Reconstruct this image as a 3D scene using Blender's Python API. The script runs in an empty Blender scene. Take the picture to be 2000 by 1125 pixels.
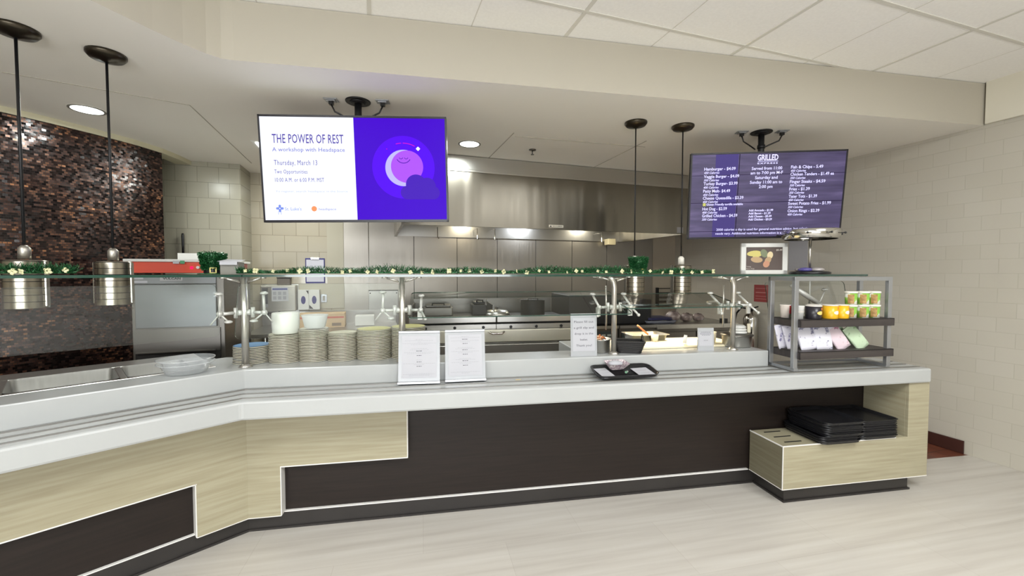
import bpy, bmesh, math, random
from mathutils import Vector, Matrix
random.seed(7)
PI = math.pi
scene = bpy.context.scene
COL = scene.collection
# ------------------------------------------------------------ camera
EYE = 1.536
YAW, PITCH = math.radians(18.2), math.atan(29 / 820)
cam_data = bpy.data.cameras.new('camera')
cam_data.sensor_width = 36.0
cam_data.lens = 820 * 36 / 2000
cam_data.clip_start, cam_data.clip_end = 0.05, 60
cam = bpy.data.objects.new('camera', cam_data)
COL.objects.link(cam)
cam.location = (0, 0, EYE)
cam.rotation_euler = (PI / 2 - PITCH, 0, -YAW)
scene.camera = cam
scene.view_settings.view_transform = 'Standard'
scene.view_settings.look = 'None'
scene.view_settings.gamma = 1.0
scene.view_settings.exposure = 0.27
scene.view_settings.use_curve_mapping = False
scene.cycles.max_bounces = 10
scene.cycles.diffuse_bounces = 5
scene.cycles.glossy_bounces = 5
scene.cycles.transparent_max_bounces = 16
scene.cycles.sample_clamp_indirect = 6.0
scene.cycles.use_denoising = True
# ------------------------------------------------------------ world and lamps
world = bpy.data.worlds.new('room_air')
scene.world = world
world.use_nodes = True
world.node_tree.nodes['Background'].inputs[0].default_value = (0.9, 0.93, 1, 1)
world.node_tree.nodes['Background'].inputs[1].default_value = 0.25


def area(name, loc, size, power, color=(1, 1, 1), rot=(0, 0, 0), sy=None, spread=None):
    d = bpy.data.lights.new(name, 'AREA')
    d.energy, d.color, d.size = power, color, size
    if sy:
        d.shape, d.size_y = 'RECTANGLE', sy
    if spread:
        d.spread = spread
    o = bpy.data.objects.new(name, d)
    COL.objects.link(o)
    o.location, o.rotation_euler = loc, rot
    return o


def spot(name, loc, power, color, angle=2.4, blend=0.6, r=0.04, rot=(0, 0, 0)):
    d = bpy.data.lights.new(name, 'SPOT')
    d.energy, d.color, d.spot_size, d.spot_blend, d.shadow_soft_size = power, color, angle, blend, r
    o = bpy.data.objects.new(name, d)
    COL.objects.link(o)
    o.location, o.rotation_euler = loc, rot
    return o


FILL_PANELS = [(-2.15, 0.35), (0.29, 0.35), (2.72, 0.35), (-2.15, -0.4), (0.29, -0.4), (2.72, -0.4)]  # unseen ceiling panels added to light the dining side
for x, y in FILL_PANELS:
    area('ceiling_fill_lamp', (x, y, 3.03), 1.1, 23, (0.985, 0.99, 1.0), sy=0.55)
CANS = [(-1.993, 3.957), (0.86, 3.883)]
for x, y in CANS:
    area('can_lamp', (x, y, 2.715), 0.14, 9, (0.93, 1.0, 0.97))
# unseen panels added to the kitchen ceiling as fill; only the first is used
KITCHEN_FILLS = [(-0.75, 4.7), (-0.2, 3.75), (1.9, 3.75), (3.9, 3.6)]
for x, y in KITCHEN_FILLS[:1]:
    area('kitchen_fill_lamp', (x, y, 2.70), 0.5, 22, (0.97, 1.0, 0.93), sy=0.5)
HOOD_LIGHTS = [(1.25, 5.35, 2.30), (2.15, 5.35, 2.30), (3.15, 5.35, 2.30)]
for (x, y, z), p, c in zip(HOOD_LIGHTS, (9, 14, 8), ((1, .9, .68), (.86, .92, 1), (1, .93, .75))):
    area('hood_lamp', (x, y, z), 0.12, p, c)
# unseen cool lamp added behind the camera, tilted up to brighten the ceilings
area('upward_fill_lamp', (-1.5, -4.35, 1.5), 5.0, 340, (0.96, 0.98, 1.0), rot=(math.radians(134), 0, 0), sy=1.8)


# ------------------------------------------------------------ colours and materials
def lin(c):
    return tuple(((v / 255) / 12.92 if v / 255 <= 0.04045 else ((v / 255 + 0.055) / 1.055) ** 2.4) for v in c)


_mats = {}


def mat(name, rgb, rough=0.5, metal=0.0, spec=0.5, emit=0.0, alpha=1.0, coat=0.0, trans=0.0):
    if name in _mats:
        return _mats[name]
    m = bpy.data.materials.new(name)
    m.use_nodes = True
    b = m.node_tree.nodes['Principled BSDF']
    c = lin(rgb) + (1,)
    b.inputs['Base Color'].default_value = c
    b.inputs['Roughness'].default_value = rough
    b.inputs['Metallic'].default_value = metal
    b.inputs['Specular IOR Level'].default_value = spec
    b.inputs['Coat Weight'].default_value = coat
    b.inputs['Transmission Weight'].default_value = trans
    if emit:
        b.inputs['Emission Color'].default_value = c
        b.inputs['Emission Strength'].default_value = emit
    _mats[name] = m
    return m


def NT(name, rgb=(128, 128, 128), **k):
    m = mat(name, rgb, **k)
    t = m.node_tree
    return m, t, t.nodes['Principled BSDF'], (lambda ty: t.nodes.new(ty)), (lambda a, b: t.links.new(a, b))


def mapping(t, scale, rot=(0, 0, 0), coord='Object'):
    tc = t.nodes.new('ShaderNodeTexCoord')
    mp = t.nodes.new('ShaderNodeMapping')
    mp.inputs['Scale'].default_value = scale
    mp.inputs['Rotation'].default_value = rot
    t.links.new(tc.outputs[coord], mp.inputs[0])
    return mp.outputs[0]


def ramp(t, fac, stops):
    r = t.nodes.new('ShaderNodeValToRGB')
    while len(r.color_ramp.elements) < len(stops):
        r.color_ramp.elements.new(0.5)
    for e, (p, c) in zip(r.color_ramp.elements, stops):
        e.position = p
        e.color = lin(c) + (1,)
    t.links.new(fac, r.inputs[0])
    return r.outputs[0]


def noisy(name, stops, scale, rough=0.5, rot=(0, 0, 0), metal=0.0, detail=4, bump=0.0, spec=0.5, coat=0.0, nscale=1.0, coord='Object'):
    if name in _mats:
        return _mats[name]
    m, t, b, N, Lk = NT(name, rough=rough, metal=metal, spec=spec, coat=coat)
    v = mapping(t, scale, rot, coord)
    n = N('ShaderNodeTexNoise')
    n.inputs['Scale'].default_value = nscale
    n.inputs['Detail'].default_value = detail
    Lk(v, n.inputs[0])
    Lk(ramp(t, n.outputs['Fac'], stops), b.inputs['Base Color'])
    if bump:
        bp = N('ShaderNodeBump')
        bp.inputs['Strength'].default_value = bump
        bp.inputs['Distance'].default_value = 0.002
        Lk(n.outputs['Fac'], bp.inputs['Height'])
        Lk(bp.outputs[0], b.inputs['Normal'])
    return m


def steel(name, rgb, rough=0.28, scale=(2, 2, 60), metal=1.0, streak=0):
    """brushed stainless: stretched noise moves roughness and tone slightly"""
    if name in _mats:
        return _mats[name]
    m, t, b, N, Lk = NT(name, rgb, rough=rough, metal=metal)
    v = mapping(t, scale)
    n = N('ShaderNodeTexNoise')
    n.inputs['Scale'].default_value = 3
    n.inputs['Detail'].default_value = 3
    Lk(v, n.inputs[0])
    mr = N('ShaderNodeMapRange')
    mr.inputs['To Min'].default_value = rough * 0.8
    mr.inputs['To Max'].default_value = rough * 1.25
    Lk(n.outputs['Fac'], mr.inputs[0])
    Lk(mr.outputs[0], b.inputs['Roughness'])
    v2 = mapping(t, (1.1, 1.1, 0.5))
    n2 = N('ShaderNodeTexNoise')
    n2.inputs['Scale'].default_value = 1.3
    n2.inputs['Detail'].default_value = 1
    Lk(v2, n2.inputs[0])
    bp = N('ShaderNodeBump')
    bp.inputs['Strength'].default_value = 0.25
    bp.inputs['Distance'].default_value = 0.05
    Lk(n2.outputs['Fac'], bp.inputs['Height'])
    Lk(bp.outputs[0], b.inputs['Normal'])
    if streak:
        n3 = N('ShaderNodeTexNoise')
        n3.inputs['Scale'].default_value = 1.6
        n3.inputs['Detail'].default_value = 2
        Lk(mapping(t, (1.5, 1.5, 0.04)), n3.inputs[0])
        bp3 = N('ShaderNodeBump')
        bp3.inputs['Strength'].default_value = streak
        bp3.inputs['Distance'].default_value = 0.12
        Lk(n3.outputs['Fac'], bp3.inputs['Height'])
        Lk(bp.outputs[0], bp3.inputs['Normal'])
        Lk(bp3.outputs[0], b.inputs['Normal'])
    return m


def tile(name, axis, w, h, c1, c2, grout, rough=0.25, off=0.5, gw=0.004, gbump=0.4):
    """brick-pattern wall tile; axis is the horizontal world axis of the wall"""
    if name in _mats:
        return _mats[name]
    m, t, b, N, Lk = NT(name, rough=rough)
    tc = N('ShaderNodeTexCoord')
    sep = N('ShaderNodeSeparateXYZ')
    com = N('ShaderNodeCombineXYZ')
    Lk(tc.outputs['UV' if axis == 'uv' else 'Object'], sep.inputs[0])
    if axis == 'uv':
        Lk(sep.outputs[0], com.inputs[0])
        Lk(sep.outputs[1], com.inputs[1])
    else:
        Lk(sep.outputs['XY'.index(axis)], com.inputs[0])
        Lk(sep.outputs[2], com.inputs[1])
    br = N('ShaderNodeTexBrick')
    br.offset = off
    br.inputs['Scale'].default_value = 1
    br.inputs['Brick Width'].default_value = w
    br.inputs['Row Height'].default_value = h
    br.inputs['Mortar Size'].default_value = gw
    br.inputs['Mortar Smooth'].default_value = 0.3
    br.inputs['Color1'].default_value = lin(c1) + (1,)
    br.inputs['Color2'].default_value = lin(c2) + (1,)
    br.inputs['Mortar'].default_value = lin(grout) + (1,)
    Lk(com.outputs[0], br.inputs[0])
    Lk(br.outputs['Color'], b.inputs['Base Color'])
    bp = N('ShaderNodeBump')
    bp.invert = True
    bp.inputs['Strength'].default_value = gbump
    bp.inputs['Distance'].default_value = 0.002
    Lk(br.outputs['Fac'], bp.inputs['Height'])
    Lk(bp.outputs[0], b.inputs['Normal'])
    return m


def glass(name, tint, edge=False, refl=1.0):
    """sheet glass seen through both faces: tinted see-through with a Fresnel mirror"""
    if name in _mats:
        return _mats[name]
    m = bpy.data.materials.new(name)
    m.use_nodes = True
    t = m.node_tree
    t.nodes.clear()
    out = t.nodes.new('ShaderNodeOutputMaterial')
    tr = t.nodes.new('ShaderNodeBsdfTransparent')
    tr.inputs[0].default_value = tint + (1,)
    gl = t.nodes.new('ShaderNodeBsdfGlossy')
    gl.inputs['Roughness'].default_value = 0.03
    fr = t.nodes.new('ShaderNodeFresnel')
    fr.inputs[0].default_value = 1.5
    ml = t.nodes.new('ShaderNodeMath')
    ml.operation = 'MULTIPLY'
    ml.inputs[1].default_value = refl
    mx = t.nodes.new('ShaderNodeMixShader')
    geo_ = t.nodes.new('ShaderNodeNewGeometry')
    inv = t.nodes.new('ShaderNodeMath')
    inv.operation = 'SUBTRACT'
    inv.inputs[0].default_value = 1
    fro = t.nodes.new('ShaderNodeMath')
    fro.operation = 'MULTIPLY'
    t.links.new(geo_.outputs['Backfacing'], inv.inputs[1])
    t.links.new(fr.outputs[0], ml.inputs[0])
    t.links.new(ml.outputs[0], fro.inputs[0])
    t.links.new(inv.outputs[0], fro.inputs[1])
    t.links.new(fro.outputs[0], mx.inputs[0])
    t.links.new(tr.outputs[0], mx.inputs[1])
    t.links.new(gl.outputs[0], mx.inputs[2])
    t.links.new(mx.outputs[0], out.inputs[0])
    _mats[name] = m
    return m


# ------------------------------------------------------------ mesh builder
class MB:
    def __init__(s, M=None):
        s.bm = bmesh.new()
        s.M = M or Matrix.Identity(4)
        s.uv = None

    def v(s, p):
        return s.bm.verts.new(s.M @ Vector(p))

    def f(s, vs, mi=0, smooth=False):
        try:
            f = s.bm.faces.new(vs)
        except ValueError:
            return None
        f.material_index = mi
        f.smooth = smooth
        return f

    def poly(s, pts, mi=0):
        return s.f([s.v(p) for p in pts], mi)

    def box(s, x0, x1, y0, y1, z0, z1, mi=0):
        p = [s.v((x, y, z)) for z in (z0, z1) for y in (y0, y1) for x in (x0, x1)]
        for q in ((0, 2, 3, 1), (4, 5, 7, 6), (0, 1, 5, 4), (2, 6, 7, 3), (0, 4, 6, 2), (1, 3, 7, 5)):
            s.f([p[i] for i in q], mi)
        return s

    def prism(s, pts, z0, z1, mi=0, mi_top=None, smooth=False):
        n = len(pts)
        lo = [s.v((p[0], p[1], z0)) for p in pts]
        hi = [s.v((p[0], p[1], z1)) for p in pts]
        s.f(lo[::-1], mi)
        s.f(hi, mi if mi_top is None else mi_top)
        for i in range(n):
            s.f([lo[i], lo[(i + 1) % n], hi[(i + 1) % n], hi[i]], mi, smooth)
        return s

    def loft(s, rings, mi=0, cap0=True, cap1=True, smooth=True, closed=True):
        R = [[s.v(p) for p in r] for r in rings]
        n = len(R[0])
        for a, b in zip(R, R[1:]):
            for i in range(n if closed else n - 1):
                j = (i + 1) % n
                s.f([a[i], a[j], b[j], b[i]], mi, smooth)
        if cap0:
            s.f(R[0][::-1], mi)
        if cap1:
            s.f(R[-1], mi)
        return s

    def lathe(s, prof, n=24, mi=0, c=(0, 0, 0), cap0=True, cap1=True, smooth=True, sx=1, sy=1):
        rings = [[(c[0] + sx * r * math.cos(2 * PI * i / n), c[1] + sy * r * math.sin(2 * PI * i / n), c[2] + z) for i in range(n)] for r, z in prof]
        return s.loft(rings, mi, cap0, cap1, smooth)

    def tube(s, pts, r, n=8, mi=0, closed=False, smooth=True):
        pts = [Vector(p) for p in pts]
        rad = r if isinstance(r, (list, tuple)) else [r] * len(pts)
        rings = []
        prev = None
        for i, p in enumerate(pts):
            a = pts[i - 1] if (i > 0 or closed) else p
            b = pts[(i + 1) % len(pts)] if (i < len(pts) - 1 or closed) else p
            t = (b - a).normalized()
            if prev is None:
                u = t.orthogonal().normalized()
            else:
                u = (prev - t * prev.dot(t))
                u = u.normalized() if u.length > 1e-6 else t.orthogonal().normalized()
            prev = u
            w = t.cross(u)
            rings.append([tuple(p + (u * math.cos(2 * PI * k / n) + w * math.sin(2 * PI * k / n)) * rad[i]) for k in range(n)])
        if closed:
            rings.append(rings[0])
            return s.loft(rings, mi, False, False, smooth)
        return s.loft(rings, mi, True, True, smooth)

    def disc(s, c, r, n=20, mi=0, sx=1, sy=1):
        return s.poly([(c[0] + sx * r * math.cos(2 * PI * i / n), c[1] + sy * r * math.sin(2 * PI * i / n), c[2]) for i in range(n)], mi)

    def ball(s, c, r, mi=0, n=10, sx=1, sy=1, sz=1):
        k = max(4, n // 2)
        pr = [(r * math.sin(PI * (i + .02) / (k + .04)), -r * sz * math.cos(PI * (i + .02) / (k + .04))) for i in range(k + 1)]
        return s.lathe(pr, n, mi, c, sx=sx, sy=sy)

    def text(s, body, x, z, h, xs=1.0, align='L', bold=0.0, mi=0, y=0.0, shear=0.0, space=1.0):
        key = (body, bold, shear, space)
        if key not in MB.cache:
            cu = bpy.data.curves.new('t', 'FONT')
            cu.body, cu.size, cu.offset, cu.shear, cu.resolution_u = body, 1.0, bold, shear, 2
            cu.space_character = space
            ob = bpy.data.objects.new('t', cu)
            COL.objects.link(ob)
            dg = bpy.context.evaluated_depsgraph_get()
            me = ob.evaluated_get(dg).to_mesh()
            vs = [tuple(v.co) for v in me.vertices]
            fs = [tuple(p.vertices) for p in me.polygons]
            ob.evaluated_get(dg).to_mesh_clear()
            bpy.data.objects.remove(ob)
            bpy.data.curves.remove(cu)
            MB.cache[key] = (vs, fs)
        vs, fs = MB.cache[key]
        if not vs:
            return 0
        k = h / 0.72
        x0, x1 = min(v[0] for v in vs), max(v[0] for v in vs)
        if xs < 0:                       # negative = wanted width
            xs = -xs / ((x1 - x0) * k)
        w = (x1 - x0) * k * xs
        ox = {'L': x, 'C': x - w / 2, 'R': x - w}[align]
        V = [s.v((ox + (v[0] - x0) * k * xs, y, z + v[1] * k)) for v in vs]
        for f in fs:
            s.f([V[i] for i in f], mi)
        return w

    def mesh(s, name):
        me = bpy.data.meshes.new(name)
        s.bm.normal_update()
        s.bm.to_mesh(me)
        s.bm.free()
        return me


MB.cache = {}


def rrect(w, d, r, z, n=5, cx=0, cy=0):
    pts = []
    for (sx, sy, a0) in ((1, 1, 0), (-1, 1, PI / 2), (-1, -1, PI), (1, -1, 3 * PI / 2)):
        for i in range(n + 1):
            a = a0 + PI / 2 * i / n
            pts.append((cx + sx * (w / 2 - r) + r * math.cos(a), cy + sy * (d / 2 - r) + r * math.sin(a), z))
    return pts


def build(name, mb, mats, parent=None, bevel=0, loc=None, rot=None, kind=None, label=None):
    me = mb.mesh(name)
    for m in (mats if isinstance(mats, (list, tuple)) else [mats]):
        me.materials.append(m)
    o = bpy.data.objects.new(name, me)
    COL.objects.link(o)
    if parent:
        o.parent = parent
    if loc:
        o.location = loc
    if rot is not None:
        o.rotation_euler = rot if isinstance(rot, tuple) else (0, 0, rot)
    if bevel:
        b = o.modifiers.new('bevel', 'BEVEL')
        b.width, b.segments, b.limit_method = bevel, 2, 'ANGLE'
    if kind:
        o['kind'] = kind
    if label:
        o['label'] = label
    return o


def tag(o, label, cat, group=None, kind=None):
    o['label'], o['category'] = label, cat
    if group:
        o['group'] = group
    if kind:
        o['kind'] = kind
    return o


def thing(name, label, cat, loc, rz=0.0, group=None):
    o = bpy.data.objects.new(name, None)
    o.empty_display_size = 0.05
    COL.objects.link(o)
    o.location = loc
    o.rotation_euler = (0, 0, rz) if not isinstance(rz, tuple) else rz
    return tag(o, label, cat, group)


def copy_tree(o, parent=None):
    c = o.copy()
    COL.objects.link(c)
    c.parent = parent
    for ch in [x for x in bpy.data.objects if x.parent == o]:
        copy_tree(ch, c)
    return c


def S(name, mb, mats, **k):
    return build(name, mb, mats, kind='structure', **k)


# frames: R runs along the long counter, L along the counter wing at the left
AR, AL = math.radians(-8.2), math.radians(29)


def FR(s, t, z=None):
    p = (s * math.cos(AR) - t * math.sin(AR), s * math.sin(AR) + t * math.cos(AR))
    return p if z is None else p + (z,)


def FL(s, t, z=None):
    p = (s * math.cos(AL) - t * math.sin(AL), s * math.sin(AL) + t * math.cos(AL))
    return p if z is None else p + (z,)


def corner(tR, tL=None):
    tL = tR + 0.129 if tL is None else tL
    # n_R . p = tR , n_L . p = tL
    a, b = -math.sin(AR), math.cos(AR)
    c, d = -math.sin(AL), math.cos(AL)
    det = a * d - b * c
    return ((tR * d - b * tL) / det, (a * tL - c * tR) / det)


# ------------------------------------------------------------ shared materials
M_white = noisy('solid_surface_white', [(0.3, (166, 168, 167)), (0.7, (171, 173, 172))], (2, 2, 2), rough=0.22)
M_maple = noisy('maple_laminate', [(0.3, (152, 144, 119)), (0.55, (164, 157, 132)), (0.75, (172, 166, 142))], (1.2, 1.2, 26), rough=0.35, nscale=2.2, detail=6)
M_wenge = noisy('dark_laminate', [(0.3, (30, 24, 21)), (0.7, (39, 31, 27))], (1.5, 1.5, 40), rough=0.45, nscale=2, detail=5, spec=0.3)
M_kick = noisy('rubber_cove_base', [(0.3, (40, 37, 36)), (0.7, (48, 45, 43))], (4, 4, 4), rough=0.35)
M_trimwhite = mat('white_edge_strip', (228, 226, 222), 0.35)
M_paint = noisy('cream_wall_paint', [(0.3, (212, 207, 190)), (0.7, (217, 212, 196))], (3, 3, 3), rough=0.7)
M_ceil = noisy('painted_kitchen_ceiling', [(0.3, (236, 232, 222)), (0.7, (240, 236, 227))], (1, 1, 1), rough=0.75)
M_steel = steel('brushed_steel', (186, 184, 178), 0.27)
M_steelh = steel('brushed_steel_horizontal', (190, 188, 183), 0.3, (60, 60, 2))
M_steeldark = steel('worn_dark_steel', (120, 117, 112), 0.35)
M_wallsteel = steel('wall_panel_steel', (158, 153, 145), 0.36, (30, 30, 1))
M_chrome = mat('polished_chrome', (205, 203, 198), 0.12, 1.0)
M_satin = mat('satin_nickel', (190, 186, 178), 0.3, 1.0)
M_alu = mat('satin_aluminium', (168, 170, 174), 0.35, 0.85)
M_black = mat('black_plastic', (18, 18, 20), 0.35)
M_blackm = mat('black_metal', (24, 24, 26), 0.45, 0.3)
M_dark = mat('dark_recess', (22, 20, 19), 0.7)
M_glass = glass('guard_glass', (0.965, 0.985, 0.975), refl=1.5)
M_gedge = mat('green_glass_edge', (28, 62, 52), 0.15, coat=0.5)
M_paper = mat('white_paper', (174, 174, 179), 0.6)
M_ink = mat('dark_ink', (60, 60, 66), 0.6)
M_inkgrey = mat('grey_ink', (150, 150, 156), 0.6)
M_plastwhite = mat('white_plastic', (206, 206, 202), 0.35)
M_lamp = mat('lit_diffuser', (250, 255, 250), 0.4, emit=4.0)
# ============================================================ THE SETTING
X_R, Y_B = 4.75, 5.8
# floor of the dining side: pale vinyl planks with long soft streaks
mf, t, b, N, Lk = NT('pale_striated_floor', rough=0.32)
v = mapping(t, (1, 1, 1), (0, 0, math.radians(6)))
sc1 = N('ShaderNodeMapping')
sc1.inputs['Scale'].default_value = (0.6, 11, 1)
Lk(v, sc1.inputs[0])
n1 = N('ShaderNodeTexNoise')
n1.inputs['Scale'].default_value = 1.6
n1.inputs['Detail'].default_value = 5
Lk(sc1.outputs[0], n1.inputs[0])
br = N('ShaderNodeTexBrick')
br.inputs['Scale'].default_value = 1
br.inputs['Brick Width'].default_value = 0.92
br.inputs['Row Height'].default_value = 0.46
br.inputs['Mortar Size'].default_value = 0.0012
br.inputs['Color1'].default_value = (0.95, 0.95, 0.95, 1)
br.inputs['Color2'].default_value = (1, 1, 1, 1)
br.inputs['Mortar'].default_value = (0.82, 0.8, 0.78, 1)
Lk(v, br.inputs[0])
mx = N('ShaderNodeMix')
mx.data_type = 'RGBA'
mx.blend_type = 'MULTIPLY'
mx.inputs[0].default_value = 1
Lk(ramp(t, n1.outputs['Fac'], [(0.28, (178, 172, 164)), (0.5, (190, 185, 177)), (0.75, (199, 195, 188))]), mx.inputs[6])
Lk(br.outputs['Color'], mx.inputs[7])
Lk(mx.outputs[2], b.inputs['Base Color'])
edge = [corner(2.77), FR(4.53, 2.77)]
k0 = FL(-6.5, 2.9)
poly = [(-7.5, -4.5), (4.75, -4.5), FR(4.53, 2.77), corner(2.77), k0, (-7.5, k0[1])]
m = MB()
m.prism(poly, -0.12, 0)
S('floor', m, mf)
m = MB()
m.prism([corner(2.77), FR(4.53, 2.77), (4.75, 5.8), (-7.5, 5.8), (-7.5, k0[1]), k0], -0.12, -0.001)
mq = tile('quarry_floor', 'X', 0.15, 0.15, (112, 62, 44), (96, 52, 38), (60, 42, 34), rough=0.3)
t = mq.node_tree
for l in list(t.links):
    if l.to_node.type == 'COMBXYZ' and l.to_socket.name == 'Y':
        t.links.remove(l)
        t.links.new(l.from_node.outputs[1], t.nodes['Combine XYZ'].inputs[1]) if False else None
sepn = [n for n in t.nodes if n.type == 'SEPXYZ'][0]
comn = [n for n in t.nodes if n.type == 'COMBXYZ'][0]
t.links.new(sepn.outputs[1], comn.inputs[1])
S('floor_kitchen', m, mq)
# walls
M_rt = tile('right_wall_tile', 'Y', 0.22, 0.118, (184, 179, 166), (188, 183, 171), (176, 171, 157), rough=0.3, gw=0.0025, gbump=0.35)
S('wall_right', MB().box(X_R, X_R + 0.12, -4.5, Y_B + 0.12, -0.1, 3.2), M_rt)
S('trim_1', MB().box(X_R - 0.03, X_R, -4.5, 2.08, 2.745, 3.08), M_paint)
M_wp = mat('kitchen_wall_board', (166, 156, 140), 0.5)
S('wall_back', MB().box(-1.4, X_R, Y_B, Y_B + 0.12, -0.1, 3.2), tile('back_wall_tile', 'X', 0.26, 0.2, (164, 156, 138), (170, 162, 144), (132, 124, 108), rough=0.12, gw=0.003))
M_ta = tile('cream_tile', 'X', 0.2, 0.168, (152, 148, 132), (160, 156, 140), (128, 124, 110), rough=0.2, gw=0.003)
S('wall_pier', MB().box(-7.5, -1.395, 5.4, Y_B + 0.12, -0.1, 3.2), M_ta)
S('wall_left', MB().box(-7.62, -7.5, -4.5, Y_B, -0.1, 3.2), M_paint)
S('wall_front', MB().box(-7.5, X_R, -4.62, -4.5, -0.1, 3.2), M_paint)
S('baseboard_right', MB().box(X_R - 0.012, X_R, 2.14, Y_B, 0, 0.112), mat('brown_cove_tile', (62, 34, 28), 0.35), bevel=0.004)
# small dirt marks at the foot of the wall tiles
# dropped lay-in ceiling with tee bars
mct = noisy('mineral_fibre_tile', [(0.35, (240, 238, 234)), (0.65, (244, 242, 238))], (60, 60, 60), rough=0.85)
mtb = mat('tee_bar', (212, 209, 200), 0.5)
m = MB()
m.box(-7.5, X_R, -4.5, 4.0, 3.08, 3.2)
for k in range(-7, 5):
    x = -0.01 + 1.214 * k
    if -7.5 < x < X_R:
        m.box(x - .012, x + .012, -4.5, 2.9, 3.076, 3.081, 1)
    x += .607
    if -7.5 < x < X_R:
        m.box(x - .003, x + .003, -4.5, 2.9, 3.0785, 3.081, 1)
for k in range(12):
    y = 2.27 - .607 * k
    m.box(-7.5, X_R, y - .011, y + .011, 3.0755, 3.081, 1)
S('ceiling', m, [mct, mtb])
# lower painted ceiling over the servery; its front face is the tall fascia
front = [(4.75, 2.092), (3.0, 2.318), (1.5, 2.508), (0.2, 2.672), (-0.55, 2.767), (-0.74, 2.79), (-0.80, 2.79), (-0.86, 2.755),
         (-0.94, 2.68), (-1.03, 2.575), (-1.12, 2.455), (-1.21, 2.335), (-1.32, 2.2), (-1.5, 2.0), (-1.75, 1.76), (-2.1, 1.5), (-2.6, 1.25), (-3.4, 1.0), (-7.5, 0.6)]
m = MB()
m.prism([(4.75, 5.8), (-7.5, 5.8)][::1] + front[::-1], 2.74, 3.075)
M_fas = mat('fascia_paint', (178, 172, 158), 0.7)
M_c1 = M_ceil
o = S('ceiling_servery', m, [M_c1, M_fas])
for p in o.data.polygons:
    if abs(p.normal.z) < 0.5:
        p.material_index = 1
# plaster joints and access panel lines on that ceiling
m = MB()


def line(mb, a, b2, w, z0, z1, mi=0):
    a, b2 = Vector(a), Vector(b2)
    d = (b2 - a).normalized()
    n = Vector((-d.y, d.x)) * w / 2
    mb.prism([tuple(a - n), tuple(b2 - n), tuple(b2 + n), tuple(a + n)], z0, z1, mi)


for a, c in (((1.19, 3.54), (2.47, 3.45)), ((1.155, 3.46), (1.154, 4.3)), ((2.37, 3.29), (2.39, 4.3)), ((-2.1, 3.38), (-1.24, 3.62)), ((-1.24, 3.62), (-1.26, 5.3))):
    line(m, a, c, .007, 2.737, 2.741)
S('trim_2', m, mat('joint_line', (176, 170, 156), 0.8))
# curved bulkhead edge above the mosaic wall
CP = [(-1.85, 5.4), (-1.875, 5.18), (-1.924, 4.95), (-2.04, 4.69), (-2.208, 4.44), (-2.36, 4.24), (-2.53, 4.05), (-2.74, 3.86), (-3.0, 3.69), (-3.35, 3.53), (-3.9, 3.4), (-5, 3.3), (-7.49, 3.25)]


def offs(P, d):
    out = []
    for i, p in enumerate(P):
        a, b2 = P[max(0, i - 1)], P[min(len(P) - 1, i + 1)]
        v2 = Vector((b2[0] - a[0], b2[1] - a[1])).normalized()
        out.append((p[0] - v2.y * d, p[1] + v2.x * d))
    return out


m = MB()
inner = offs(CP, -0.14)
m.prism(CP + inner[::-1], 2.695, 2.739)
S('trim_3', m, mat('bulkhead_paint', (200, 194, 166), 0.6))
# the mosaic wall
mm, t, b, N, Lk = NT('copper_mosaic', rough=0.2)
tc = N('ShaderNodeTexCoord')
sep = N('ShaderNodeSeparateXYZ')
Lk(tc.outputs['UV'], sep.inputs[0])


def mth(op, a, c=None):
    n = N('ShaderNodeMath')
    n.operation = op
    for i, q in enumerate((a, c)):
        if q is None:
            continue
        if isinstance(q, (int, float)):
            n.inputs[i].default_value = q
        else:
            Lk(q, n.inputs[i])
    return n.outputs[0]


TW, TH = 0.0235, 0.0165
row = mth('FLOOR', mth('DIVIDE', sep.outputs[1], TH))
ux = mth('ADD', mth('DIVIDE', sep.outputs[0], TW), mth('MULTIPLY', mth('MODULO', row, 2), 0.5))
com = N('ShaderNodeCombineXYZ')
Lk(mth('FLOOR', ux), com.inputs[0])
Lk(row, com.inputs[1])
wn = N('ShaderNodeTexWhiteNoise')
wn.noise_dimensions = '2D'
Lk(com.outputs[0], wn.inputs['Vector'])
big = N('ShaderNodeTexNoise')
big.inputs['Scale'].default_value = 0.07
big.inputs['Detail'].default_value = 2
Lk(com.outputs[0], big.inputs['Vector'])
mixv = mth('ADD', mth('MULTIPLY', wn.outputs['Value'], 0.75), mth('MULTIPLY', mth('SUBTRACT', big.outputs['Fac'], 0.5), 1.0))
colr = ramp(t, mixv, [(0.08, (22, 17, 17)), (0.35, (54, 38, 34)), (0.58, (76, 52, 44)), (0.76, (112, 76, 56)), (0.88, (168, 116, 80)), (0.97, (92, 76, 76))])
fx = mth('FRACT', ux)
fy = mth('FRACT', mth('DIVIDE', sep.outputs[1], TH))
gx = mth('MULTIPLY', mth('GREATER_THAN', fx, 0.07), mth('LESS_THAN', fx, 0.93))
gy = mth('MULTIPLY', mth('GREATER_THAN', fy, 0.11), mth('LESS_THAN', fy, 0.89))
g = mth('MULTIPLY', gx, gy)
mx = N('ShaderNodeMix')
mx.data_type = 'RGBA'
mx.inputs[6].default_value = lin((24, 18, 17)) + (1,)
Lk(g, mx.inputs[0])
Lk(colr, mx.inputs[7])
Lk(mx.outputs[2], b.inputs['Base Color'])
Lk(mth('MULTIPLY', g, 0.55), b.inputs['Metallic'])
rr = mth('ADD', mth('MULTIPLY', wn.outputs['Value'], 0.25), 0.12)
Lk(rr, b.inputs['Roughness'])
wn2 = N('ShaderNodeTexWhiteNoise')
wn2.noise_dimensions = '2D'
Lk(com.outputs[0], wn2.inputs['Vector'])
geo = N('ShaderNodeNewGeometry')
va = N('ShaderNodeVectorMath')
va.operation = 'SUBTRACT'
Lk(wn2.outputs['Color'], va.inputs[0])
va.inputs[1].default_value = (0.5, 0.5, 0.5)
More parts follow.
